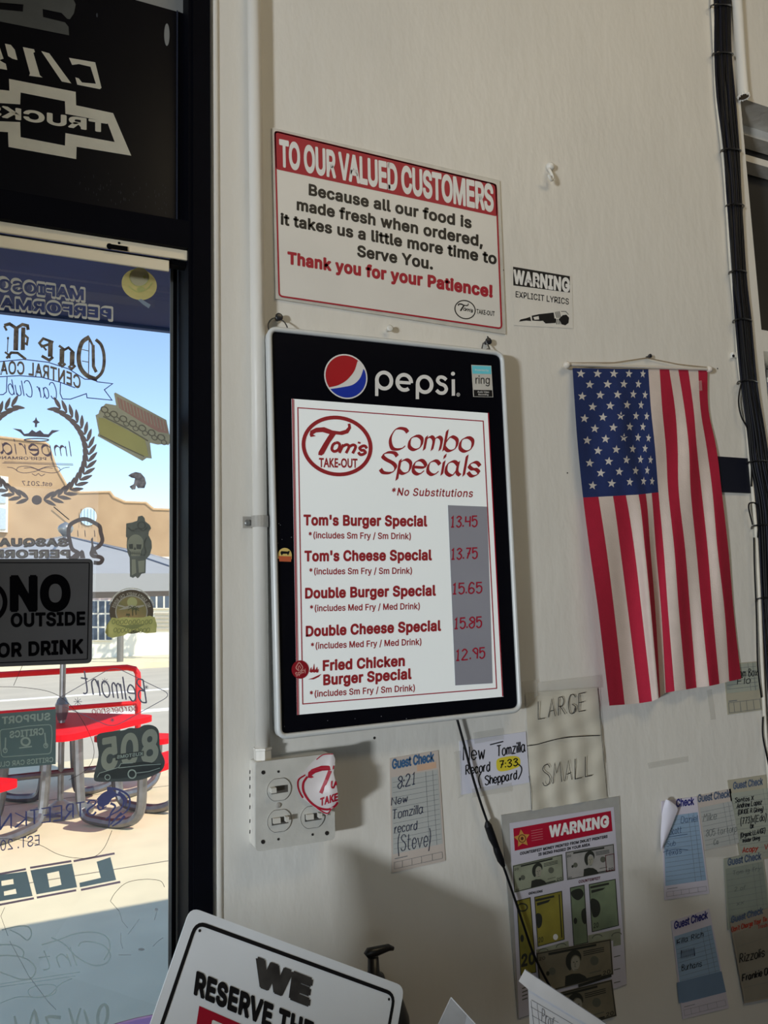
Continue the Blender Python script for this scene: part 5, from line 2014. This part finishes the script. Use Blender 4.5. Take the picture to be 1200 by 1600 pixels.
tgc = guest_check('faded order slip below the menu board with the 8:21 Tomzilla record by Steve', FG, [(87, 300), (437, 241), (489, 1040), (102, 1127)], P_old, P_oldb,
            ('Guest Check', (106, 375), (405, 320), 66), [('8:21', (146, 520), (268, 484), 84, 6), ('New', (100, 640), (212, 612), 56, 5), ('Tomzilla', (104, 740), (330, 692), 66, 5), ('record', (122, 838), (282, 812), 62, 5),
                                                          ('(Steve)', (146, 970), (378, 930), 110, 5)], body_v=(0.17, 0.84), pen=M_bluepen)
w = B()
w.poly(FG.at(-0.0018), [tuple(lerp2([(87, 300), (437, 241), (489, 1040), (102, 1127)], u, v)) for u, v in ((.55, .1), (.94, .1), (.94, .155), (.55, .155))])
w.obj('peach_box', mat('peach_print', (214, 178, 150), 0.75), tgc)

# small note
t = thing('record_note', 'white taped note giving the newer Tomzilla record of 7:33 by Sheppard', 'note', FL(330, 560))
B().slab(FL, [(112, 432), (526, 372), (549, 690), (122, 768)], -0.0016, -0.0008).obj('paper', mat('note_paper', (216, 216, 228), 0.7, 0.03), t)
B().poly(FL.at(-0.0019), crom([(350, 545), (400, 530), (455, 525), (488, 540), (488, 585), (450, 605), (390, 620), (352, 615), (342, 580)], 4, True)).obj('highlighter', mat('highlighter_yellow', (226, 208, 60), 0.6), t)
w = B()
f = FL.at(-0.0022)
w.hand(f, 'New', (136, 552), (268, 540), 82, 7)
w.line(f, [(302, 455), (386, 434)], 7)
w.hand(f, 'Tomzilla', (346, 528), (524, 496), 66, 7)
w.hand(f, 'Record', (152, 642), (300, 618), 58, 7)
w.hand(f, '7:33', (362, 602), (474, 584), 44, 7)
w.hand(f, '(', (234, 708), (246, 706), 64, 7)
w.hand(f, 'Sheppard', (272, 706), (468, 668), 54, 7)
w.hand(f, ')', (478, 650), (498, 648), 64, 7)
w.obj('handwriting', mat('marker_black', (14, 14, 20), 0.5), t)


def tape(label, f, pts, y=-0.0024):
    c_ = f(sum(p[0] for p in pts) / len(pts), sum(p[1] for p in pts) / len(pts))
    o_ = B().poly(f.at(y), pts).obj('tape_strip', M_tape, loc=c_)
    return tag(o_, label, 'tape', 'clear tape strips on the wall')


tape('clear tape over the top of the 7:33 record note', FL, [(196, 380), (384, 350), (388, 420), (206, 448)])
tape('clear tape under the foot of the 7:33 record note', FL, [(186, 730), (436, 692), (440, 745), (192, 786)])
tape('clear tape down the left side of the 7:33 record note', FL, [(76, 500), (120, 490), (128, 780), (104, 790)])

# size sheet
t = thing('size_sheet', 'wrinkled off-white sheet marked large over small in pen', 'sheet', FL(770, 480))
q = [(524, 128), (977, 94), (1040, 786), (566, 868)]
b_ = B()
V_ = []
for j in range(31):
    for i in range(21):
        p_ = lerp2(q, i / 20, j / 30)
        dd = -0.003 - 0.0022 * math.sin(i * 1.1 + 0.9 * math.sin(j * 0.3)) * (0.25 + 0.75 * (j / 30)) - 0.001 * math.sin(j * 0.9 + i * 0.5)
        V_.append(FL.at(dd)(p_.x, p_.y))
b_.add(V_, [(j * 21 + i, j * 21 + i + 1, (j + 1) * 21 + i + 1, (j + 1) * 21 + i) for j in range(30) for i in range(20)])
b_.obj('paper', mat('size_paper', (206, 200, 184), 0.6, 0.05, 8), t, smooth=True)
w = B()
f = FL.at(-0.0068)
w.hand(f, 'LARGE', (604, 296), (900, 240), 112, 4.5, gap=2.0)
w.hand(f, 'SMALL', (632, 712), (942, 646), 126, 4.5, gap=1.8)
w.line(f, crom([(534, 462), (600, 452), (720, 420), (830, 405), (990, 397)], 5), 5)
w.line(f, [(976, 98), (1000, 400), (1036, 780)], 3)
w.line(f, [(546, 650), (556, 720), (562, 860)], 3)
w.obj('handwriting', M_pen, t)
tape('clear tape across the top left of the large and small sheet', FL, [(500, 60), (596, 50), (600, 148), (510, 240)], -0.0072)
tape('long clear tape along the top of the large and small sheet', FL, [(600, 66), (990, 20), (996, 100), (604, 130)], -0.0072)

# counterfeit poster
t = thing('counterfeit_poster', 'laminated red-topped warning poster about counterfeit bills', 'poster', FK(540, 700))
B().slab(FK, [(104, 150), (924, 18), (975, 1330), (935, 1340), (220, 1566)], -0.0022, -0.0006).obj('laminate', film_mat('poster_laminate', (190, 188, 182), 0.72), t)
f = FK.at(-0.0026)
B().poly(f, [(160, 205), (884, 92), (975, 1322), (900, 1350), (226, 1560)]).obj('sheet', mat('poster_paper', (200, 196, 206), 0.5, 0.03), t)
B().poly(f.up(1), [(187, 243), (864, 120), (876, 260), (197, 397)]).obj('banner', mat('poster_red', (172, 22, 50), 0.5), t)
B().text(f.up(2), 'WARNING', (440, 300), (846, 226), 72, 0.075).obj('headline', M_white_ink, t)
w = B()
st = []
for k in range(10):
    a_ = math.radians(-90 + 36 * k - 8)
    rr = 58 if k % 2 == 0 else 30
    st.append((247 + rr * math.cos(a_), 312 + rr * 1.12 * math.sin(a_)))
w.poly(f.up(2), st)
w.obj('badge_star', mat('poster_gold', (196, 142, 74), 0.5), t)
w = B()
w.ring(f.up(3), 248, 312, 24, 26, 5)
w.ell(f.up(3), 248, 312, 10, 12)
w.obj('badge_seal', mat('poster_brown', (90, 50, 34), 0.5), t)
w = B()
for k in range(5):
    y = 260 + k * 17
    w.line(f.up(2), [(310 + k, y), (390 + k, y - 15)], 3.5)
w.obj('fine_print', mat('poster_pink', (206, 120, 124), 0.5), t)
w = B()
w.text(f.up(1), 'COUNTERFEIT MONEY PRINTED FROM INKJET PRINTERS', (234, 426), (840, 306), 18, 0.06)
w.text(f.up(1), 'IS BEING PASSED IN YOUR AREA', (362, 432), (718, 362), 18, 0.06)
w.obj('caption', M_black_ink, t)
B().text(f.up(1), 'GENUINE', (293, 702), (390, 684), 15, 0.05).obj('picture_caption', M_black_ink, t)
B().text(f.up(1), 'COUNTERFEIT', (641, 622), (791, 594), 18, 0.05).obj('red_caption', mat('poster_maroon', (92, 24, 36), 0.5), t)
M_bill = mat('bill_green', (156, 160, 138), 0.6, 0.0, 25, rgb2=(134, 138, 118))
M_bill2 = mat('bill_grey', (176, 172, 168), 0.6, 0.0, 25, rgb2=(150, 148, 144))
M_billold = mat('bill_worn', (134, 126, 104), 0.7, 0.0, 18, rgb2=(110, 104, 88))
M_bdark = mat('bill_ink', (48, 50, 44), 0.6)
M_bmid = mat('bill_shade', (96, 98, 86), 0.6)
M_bface = mat('bill_portrait', (158, 154, 138), 0.6)


def bill(f, q, parent, paper, full=True):
    m_ = lambda u, v: tuple(lerp2(q, u, v))
    B().poly(f, [m_(0, 0), m_(1, 0), m_(1, 1), m_(0, 1)]).obj('bill_face' if parent['category'] == 'poster' else 'note_paper', paper, parent)
    sc_ = (Vector(q[1]) - Vector(q[0])).length
    w_ = B()
    w_.line(f.up(1), [m_(.012, .03), m_(.988, .03), m_(.988, .97), m_(.012, .97)], sc_ * 0.012, closed=True)
    w_.poly(f.up(1), [m_(.16, .06), m_(.80, .06), m_(.80, .12), m_(.16, .12)])
    w_.poly(f.up(1), [m_(.36, .72), m_(.34, .97), m_(.66, .97), m_(.62, .84), m_(.55, .74), m_(.45, .70)])
    w_.poly(f.up(1), crom([m_(.42, .60), m_(.38, .42), m_(.40, .22), m_(.47, .12), m_(.55, .14), m_(.59, .28), m_(.58, .42), m_(.56, .3), m_(.5, .24), m_(.45, .34), m_(.45, .55)], 4, True))
    for v in (.2, .25, .3):
        w_.line(f.up(1), [m_(.62, v), m_(.90, v)], sc_ * .011)
    w_.text(f.up(1), '20', m_(.03, .2), m_(.11, .2), sc_ * .04, 0.02)
    w_.text(f.up(1), '20', m_(.03, .95), m_(.10, .95), sc_ * .035, 0.02)
    w_.text(f.up(1), '20', m_(.86, .94), m_(.96, .94), sc_ * .05, 0.02)
    w_.line(f.up(1), [m_(.62, .93), m_(.84, .93)], sc_ * .02)
    c_ = m_(.13, .55)
    w_.ell(f.up(1), c_[0], c_[1], sc_ * .022, sc_ * .03)
    w_.obj('engraving', M_bdark, parent)
    w_ = B()
    for c_, r_ in ((m_(.19, .52), .045), (m_(.76, .5), .055)):
        w_.ell(f.up(1), c_[0], c_[1], sc_ * r_, sc_ * r_ * 1.1)
    w_.line(f.up(1), [m_(.68, .8), m_(.84, .8)], sc_ * .012)
    w_.obj('seal', M_bmid, parent)
    w_ = B()
    c_ = m_(.505, .46)
    w_.ell(f.up(1.5), c_[0], c_[1], sc_ * .058, sc_ * .098, 0.1)
    w_.obj('portrait', M_bface, parent)
    w_ = B()
    for dx in (-.02, .022):
        c_ = m_(.505 + dx, .42)
        w_.ell(f.up(2), c_[0], c_[1], sc_ * .012, sc_ * .008)
    w_.line(f.up(2), [m_(.505, .44), m_(.495, .54), m_(.512, .55)], sc_ * .007)
    w_.line(f.up(2), [m_(.485, .625), m_(.53, .62)], sc_ * .008)
    w_.obj('features', M_bmid, parent)


bill(f.up(1), [(183, 500), (527, 420), (537, 604), (192, 690)], t, M_bill)
bill(f.up(1), [(548, 405), (885, 348), (895, 538), (560, 603)], t, M_bill2)
w = B()
w.line(f.up(3), [(826, 430), (886, 418), (890, 530), (834, 540)], 4, closed=True)
w.obj('red_box', mat('poster_maroon', (92, 24, 36)), t)
M_y = mat('closeup_yellow', (150, 140, 58), 0.6, 0.0, 16, rgb2=(116, 110, 46))
M_g = mat('closeup_green', (128, 142, 112), 0.6, 0.0, 16, rgb2=(100, 112, 90))
for q, m_ in (([(212, 745), (304, 722), (345, 1240), (240, 1262)], M_y), ([(335, 720), (522, 678), (541, 1012), (358, 1062)], M_y), ([(582, 655), (678, 635), (704, 1034), (608, 1056)], M_g), ([(713, 632), (895, 595), (918, 915), (735, 960)], M_g)):
    B().poly(f.up(1), q).obj('closeup_panel', m_, t)
w = B()
for q in ([(212, 745), (304, 722), (345, 1240), (240, 1262)], [(335, 720), (522, 678), (541, 1012), (358, 1062)], [(582, 655), (678, 635), (704, 1034), (608, 1056)], [(713, 632), (895, 595), (918, 915), (735, 960)]):
    w.line(f.up(2), q, 5, closed=True)
for q in ((248, 1005, 12, 26), (618, 884, 12, 22)):
    w.ell(f.up(2), *q)
w.poly(f.up(2), [(340, 735), (470, 706), (472, 720), (342, 750)])
w.poly(f.up(2), [(350, 760), (446, 734), (430, 755), (352, 780)])
w.poly(f.up(2), [(720, 645), (850, 618), (852, 632), (722, 660)])
w.poly(f.up(2), [(728, 672), (826, 652), (810, 668), (730, 692)])
w.poly(f.up(2), crom([(345, 840), (375, 835), (388, 870), (380, 920), (355, 930)], 4, True))
w.poly(f.up(2), crom([(725, 735), (775, 745), (792, 800), (775, 850), (738, 850)], 4, True))
w.poly(f.up(2), crom([(660, 820), (690, 800), (692, 900), (668, 890)], 4, True))
w.poly(f.up(2), crom([(590, 680), (650, 660), (676, 700), (640, 740), (600, 720)], 4, True))
w.text(f.up(2), '20', (362, 1035), (394, 1028), 34, 0.02)
w.text(f.up(2), '20', (745, 935), (778, 928), 34, 0.02)
w.line(f.up(2), [(505, 700), (524, 1000)], 7)
w.text(f.up(2), '20', (246, 1200), (335, 1178), 78, 0.06)
w.ring(f.up(2), 250, 790, 34, 26, 9)
w.obj('closeup_print', M_bdark, t)
for q in ([(345, 1085), (570, 1022), (574, 1066), (350, 1130)], [(705, 985), (930, 935), (934, 1050), (880, 1062), (880, 1020), (710, 1050)]):
    B().poly(f.up(1), q).obj('strip_panel', M_bill, t)
for cx, cy in ((395, 1098), (520, 1062), (770, 1000), (905, 985)):
    B().ring(f.up(2), cx, cy, 34, 20, 6, -0.2, 24, a0=180, a1=360).obj('strip_print', M_bmid, t)
w = B()
w.ell(f.up(3), 480, 996, 17, 21)
w.obj('white_dot', M_white_ink, t)
w = B()
for k in range(3):
    w.line(f.up(1), [(885, 1135 + k * 90), (930, 1124 + k * 90)], 6)
w.obj('side_print', M_bmid, t)
w = B()
for k in range(4):
    w.line(f.up(1), [(248, 1355 + k * 26), (285, 1340 + k * 26)], 7)
w.obj('margin_print', M_bmid, t)
GB = 'worn bills taped over the poster'
t2 = thing('worn_bill', 'worn twenty bill taped low on the poster, the upper of two', 'banknote', FK(610, 1200), GB)
bill(FK.at(-0.0042), [(345, 1105), (865, 1008), (882, 1256), (372, 1395)], t2, M_billold)
w = B()
w.poly(FK.at(-0.0050), [(636, 1326), (866, 1254), (870, 1272), (640, 1346)])
w.obj('caption_strip', M_bdark, t2)
t3 = thing('worn_bill', 'worn twenty bill hanging lowest on the poster behind the folded order pad', 'banknote', FK(750, 1450), GB)
bill(FK.at(-0.0038), [(350, 1420), (872, 1290), (905, 1545), (400, 1690)], t3, M_billold)

# power cord of the board
s = thing('power_cord', 'black power cord with inline plug dropping from the menu board', 'cord', FL(100, 320))
pts = [FL.at(-0.012)(96, 290), FL.at(-0.012)(140, 450), FL.at(-0.012)(190, 640), FL.at(-0.012)(245, 820), FL.at(-0.012)(285, 936)]
pts += [FK.at(-0.012)(*q) for q in ((45, 330), (112, 490), (200, 740), (260, 920), (330, 1120), (425, 1310), (520, 1480), (600, 1640), (660, 1800))]
B().tube(crom([tuple(p) for p in pts], 5), 0.0021, 8).obj('cord', M_cab, s, smooth=True)
pl = [FL.at(-0.012)(*q) for q in ((284, 934), (290, 960), (318, 1040), (340, 1090))]
B().tube(pl, [0.003, 0.0062, 0.0064, 0.0050], 12).obj('plug', M_cab, s)
pl = [FL.at(-0.012)(*q) for q in ((340, 1092), (348, 1120), (370, 1176), (388, 1215))]
B().tube(pl, [0.0052, 0.0058, 0.0058, 0.003], 12).obj('socket', M_cab, s)

# order slips at the lower right
tb = guest_check('blue order slip with its upper left corner curled over', FQ, [(150, 392), (496, 345), (622, 1300), (180, 1366)], P_new, P_blue, ('Check', (296, 446), (468, 424), 72),
            [('Daniel', (340, 606), (500, 590), 60, 5), ('Scott', (230, 722), (345, 700), 60, 5), ('Sub', (200, 840), (285, 826), 50, 4), ('Texas', (185, 930), (345, 905), 56, 5)], body_v=(0.16, 0.86), title_col=N_navy, pen=mat('pen_faint', (86, 108, 140), 0.6))
w = B()
w.line(FQ.at(-0.003), [(215, 745), (405, 715)], 5)
w.line(FQ.at(-0.003), crom([(165, 895), (280, 865), (410, 872)], 4), 5)
w.obj('underline', mat('pen_faint', (86, 108, 140)), tb)
# curled corner
fl = [(190, 374), (236, 386), (306, 456), (296, 510), (276, 566), (214, 724), (158, 842), (142, 890), (140, 760), (150, 560)]
b_ = B()
V_ = []
L_side = crom([(190, 374), (160, 480), (148, 600), (140, 740), (142, 890)], 5)
R_side = crom([(236, 386), (306, 456), (290, 530), (215, 722), (146, 880)], 5)
for a_, c_ in zip(L_side, R_side):
    for k in range(5):
        t_ = k / 4
        V_.append(FQ.at(-0.004 - 0.012 * math.sin(math.pi * (0.15 + 0.55 * t_)))(a_[0] + (c_[0] - a_[0]) * t_, a_[1] + (c_[1] - a_[1]) * t_))
b_.add(V_, [(j * 5 + i, j * 5 + i + 1, (j + 1) * 5 + i + 1, (j + 1) * 5 + i) for j in range(len(L_side) - 1) for i in range(4)])
b_.obj('curled_corner', mat('check_back', (226, 224, 236), 0.7), tb, smooth=True)

guest_check('pale order slip between the curled blue slip and the khaki slip', FQ, [(500, 338), (832, 268), (928, 806), (574, 882)], P_old, P_oldb, ('Guest Check', (508, 400), (822, 348), 70),
            [('Mike', (560, 590), (690, 566), 70, 5), ('805 tartorp', (590, 740), (890, 690), 64, 4), ('Ca', (665, 820), (710, 810), 46, 5)], body_v=(0.22, 0.99), title_col=N_slate, foot=False, nlines=8, pen=mat('pen_grey', (112, 118, 116), 0.6))
tape('clear tape under the torn pale order slip', FQ, [(574, 874), (884, 822), (886, 940), (580, 950)], -0.0026)
guest_check('khaki order slip signed Andrew Lopez at the right edge', FQ, [(800, 186), (1260, 118), (1380, 930), (930, 1000)], P_khaki, P_green, ('Guest Check', (858, 272), (1148, 226), 66),
            [('Santos X', (876, 402), (1056, 378), 40, 8), ('Andrew Lopez', (892, 460), (1138, 420), 46, 8), ('(DRIDE R Gking)', (905, 522), (1150, 490), 44, 7), ('(773)x(Edo)', (930, 620), (1180, 578), 62, 7), ('OR', (1026, 660), (1058, 655), 34, 8),
             ('(Organic LLANGE)', (930, 750), (1170, 700), 44, 7), ('Insider Oking', (948, 800), (1118, 768), 36, 7)], body_v=(0.16, 0.98), title_col=N_slate, foot=False, nlines=12,
            redwriting=[('Acopy', (950, 900), (1100, 876), 50, 9), ('V', (1165, 868), (1198, 862), 50, 8)])
guest_check('grey-green order slip under the khaki slip, its writing faded', FQ, [(764, 962), (1145, 886), (1235, 1590), (806, 1660)], P_green, mat('check_body_sage', (150, 158, 146), 0.75), ('Guest Check', (804, 1026), (1132, 962), 66),
            [('Tom lg fry', (850, 1120), (1130, 1070), 40, 4), ('2 of', (870, 1280), (980, 1260), 40, 4), ('xx', (890, 1420), (960, 1405), 40, 4)], body_v=(0.14, 0.98), title_col=N_slate, foot=False, nlines=9, pen=mat('pen_grey', (112, 118, 116)), y=-0.003)
tq = guest_check('blue order slip with a scribbled-out block, lowest on the wall', FQ2, [(244, 312), (620, 190), (816, 1166), (358, 1280)], P_new, P_blue, ('Guest Check', (276, 390), (604, 282), 72),
            [('Killa Rich', (300, 540), (560, 462), 50, 5), ('Burhans', (350, 800), (545, 756), 56, 5)], body_v=(0.16, 0.84), title_col=N_navy)
w = B()
sp = []
for k in range(16):
    sp += [(345 + k * 8.5, 600 - k * 2), (345 + k * 9 - 4, 684 - k * 2)]
w.line(FQ2.at(-0.003), sp, 9)
w.line(FQ2.at(-0.003), [(300, 530), (330, 515)], 10)
w.obj('scribble', M_bluepen, tq)
w = B()
w.poly(FQ2.at(-0.0022), [(300, 918), (742, 806), (786, 1010), (322, 1122)])
w.obj('dark_flap', mat('check_flap', (118, 142, 170), 0.75), tq)
guest_check('brown-grey order slip with bold names Rizzolis and Frankie at the lower right', FQ2, [(826, 330), (1280, 150), (1440, 1030), (970, 1122)], mat('check_paper_brown', (160, 150, 134), 0.75, 0.06), mat('check_body_brown', (150, 144, 130), 0.75), ('Guest Check', (838, 330), (1150, 235), 62),
            [('Rizzolis -', (920, 722), (1230, 640), 84, 9), ('Frankie Ortiz', (946, 905), (1290, 810), 64, 11)], body_v=(0.14, 0.98), title_col=N_slate, foot=False, nlines=4,
            redwriting=[("Don't Charge Your Tix", (842, 418), (1190, 310), 46, 7), ('Trash', (1100, 388), (1190, 365), 34, 5)], pen=mat('marker_black', (14, 14, 20)), y=-0.0048)
tw = guest_check('pale green order slip half hidden behind the foot of the flag', FF2, [(955, 628), (1140, 612), (1172, 880), (978, 906)], P_khaki, P_green, None, [('Tom Box', (1020, 700), (1140, 690), 40, 4), ('Flo', (1030, 740), (1100, 732), 36, 4)], body_v=(0.02, 0.58), foot=True, nlines=6)
tape('short vertical clear tape strip just below the flag', FF2, [(862, 772), (890, 766), (912, 930), (884, 934)], -0.001)
tape('faint horizontal clear tape strip low on the bare wall under the flag', FF2, [(536, 1172), (758, 1134), (762, 1164), (542, 1204)], -0.001)

# ---------------- counter and what stands on it
CZ = 0.70
ct = thing('counter', 'counter against the wall below the photo frame', 'counter', (0.8, -0.3, 0))
B().box(0.26, 2.3, -0.55, -0.002, CZ - 0.04, CZ).obj('worktop', mat('counter_laminate', (96, 76, 60), 0.5, 0.15, 20), ct)
B().box(0.30, 2.3, -0.50, -0.002, 0.0, CZ - 0.04).obj('body', mat('counter_body', (70, 56, 46), 0.6), ct)


class PlaneF:
    def __init__(s_, ox, oy, k, p0, nrm, off=0.0):
        s_.a = (ox, oy, k, p0, nrm)
        s_.off = off

    def __call__(s_, u, v):
        ox, oy, k, p0, nrm = s_.a
        d_ = ray(ox + u / k, oy + v / k)
        t_ = (p0 + nrm * s_.off - EYE).dot(nrm) / d_.dot(nrm)
        return EYE + d_ * t_

    def up(s_, n):
        return PlaneF(*s_.a, off=s_.off + 0.0003 * n)


p_tl, p_tr = P(298, 1417, -0.17), P(632, 1541, -0.17)
p_bl = P(264, 1606, -0.215)
uu = (p_tr - p_tl).normalized()
vv = (p_bl - p_tl)
vv = (vv - uu * vv.dot(uu)).normalized()
nr = uu.cross(vv).normalized()
if nr.y > 0:
    nr = -nr
FR = PlaneF(250, 1390, 3, p_tl, nr)
wd_, ht_ = (p_tr - p_tl).length, 0.36
s = thing('reserve_sign', 'tilted white metal sign reading we reserve the right, standing on the counter', 'sign', p_tl + vv * ht_)
w = B()
loc2 = ccw_round([(0, 0), (wd_, 0), (wd_, ht_), (0, ht_)], 0.012, 5)
fr_ = [p_tl + uu * x + vv * y for x, y in loc2]
bk_ = [p - nr * 0.0016 for p in fr_]
n = len(fr_)
w.add(fr_ + bk_, [tuple(range(n)), tuple(reversed(range(n, 2 * n)))] + [(i, (i + 1) % n, n + (i + 1) % n, n + i) for i in range(n)])
w.obj('panel', mat('white_enamel_sign', (240, 245, 250), 0.3, 0.03, 15, 0.03, spec=0.7), s)
lf = lambda u, v: p_tl + uu * u + vv * v + nr * 0.0004
w = B()
w.line(lf, ccw_round([(0.0125, 0.0125), (wd_ - 0.0125, 0.0125), (wd_ - 0.0125, ht_ - 0.0125), (0.0125, ht_ - 0.0125)], 0.012, 5), 0.0042, closed=True)
w.obj('border', M_black_ink, s)
w = B()
for x, y in ((0.0195, 0.0195), (wd_ - 0.0195, 0.0195), (0.0195, ht_ - .0195), (wd_ - .0195, ht_ - .0195)):
    w.ell(lf, x, y, 0.0016, 0.0016, n=12)
w.obj('screw_hole', M_black_ink, s)
w = B()
w.text(FR.up(2), 'WE', (452, 438), (688, 531), 106, 0.12, up=(0.13, -1))
w.obj('headline', mat('worn_black_ink', (46, 44, 44), 0.5, 0.0, 40, rgb2=(70, 68, 66)), s)
w = B()
w.text(FR.up(2), 'RESERVE THE', (163, 486), (705, 724), 96, 0.075, spacing=1.0, up=(0.13, -1))
w.obj('lettering', M_black_ink, s)
B().poly(FR.up(1), [(184, 545), (760, 795), (742, 960), (160, 700)]).obj('red_panel', M_red_ink, s)
B().text(FR.up(2), 'RIGHT', (240, 716), (690, 912), 96, 0.07, up=(0.13, -1)).obj('panel_lettering', M_white_ink, s)

# soap pump
c_ = P(583, 1492, -0.07)
s = thing('pump_bottle', 'black pump dispenser peeping over the tilted white sign', 'bottle', (c_.x, -0.07, CZ))
M_pump = mat('pump_black', (26, 24, 24), 0.35, spec=0.5)
zt = P(583, 1486, -0.07).z
x0 = c_.x
B().lathe((x0, -0.07, CZ), (0, 0, 1), [(0, .045), (.004, .048), (zt - CZ - .09, .048), (zt - CZ - .055, .036), (zt - CZ - .045, .02)], 24).obj('body', M_pump, s, smooth=True)
B().lathe((x0, -0.07, zt - 0.05), (0, 0, 1), [(0, .0165), (.012, .0165), (.018, .0145), (.022, .0085), (.042, .0075)], 20).obj('collar', M_pump, s, smooth=True)
B().tube([(x0 - 0.011, -0.07, zt - 0.004), (x0 - 0.007, -0.07, zt - 0.001), (x0 + 0.007, -0.07, zt - 0.001), (x0 + 0.024, -0.07, zt), (x0 + 0.031, -0.07, zt - 0.003)], [0.0045, 0.0066, 0.0062, 0.0046, 0.0028], 12).obj('nozzle', M_pump, s, smooth=True)

# folded order pad in front
p0 = P(820, 1515, -0.26)
nrm = Vector((0.1, -0.93, 0.36)).normalized()
FKp = PlaneF(760, 1240, 4.4444, p0, nrm)
s = thing('order_pad', 'white folded order pad standing in front of the poster', 'paper pad', FKp(500, 2300))
w = B()
w.poly(FKp, [(290, 1356), (880, 1700), (830, 2350), (330, 2350)])
a_ = len(w.V)
w.obj('page', mat('pad_page', (240, 244, 252), 0.7, 0.03), s)
B().poly(FKp.up(6), [(268, 1219), (900, 1640), (930, 1720), (640, 1570), (290, 1360), (224, 1302)]).obj('folded_edge', mat('pad_fold', (244, 247, 253), 0.6, 0.06, 30), s)
w = B()
w.line(FKp.up(7), [(270, 1224), (902, 1644)], 4)
w.line(FKp.up(1), [(312, 1432), (700, 1660)], 3)
w.line(FKp.up(1), [(308, 1480), (360, 1510), (500, 1590)], 3)
w.line(FKp.up(1), [(316, 1540), (420, 1600)], 3)
w.line(FKp.up(1), [(310, 1440), (330, 1620)], 3)
w.line(FKp.up(1), [(352, 1460), (372, 1640)], 3)
w.hand(FKp.up(2), 'Prof', (384, 1580), (470, 1650), 88, 4, up=(0.05, -1))
w.obj('pencil_marks', mat('pencil', (128, 130, 140), 0.7), s)

# clear card holder corner
FT = PlaneF(540, 1450, 2.857, P(706, 1560, -0.22), Vector((-0.25, -0.9, 0.3)).normalized())
s = thing('card_holder', 'clear plastic card holder corner beside the order pad', 'card holder', FT(470, 900))
B().poly(FT, [(470, 308), (700, 560), (640, 900), (310, 900), (395, 470)]).obj('clear_front', film_mat('clear_plastic', (206, 210, 216), 0.62), s)
w = B()
w.line(FT.up(2), [(470, 310), (600, 452), (700, 562)], 5)
w.line(FT.up(2), [(470, 310), (395, 470)], 3)
w.obj('edge', mat('plastic_edge', (232, 234, 238), 0.2), s)
B().poly(FT.up(1), [(540, 392), (590, 440), (560, 640), (500, 620)]).obj('inner_fold', film_mat('milky_plastic', (214, 218, 224), 0.85), s)
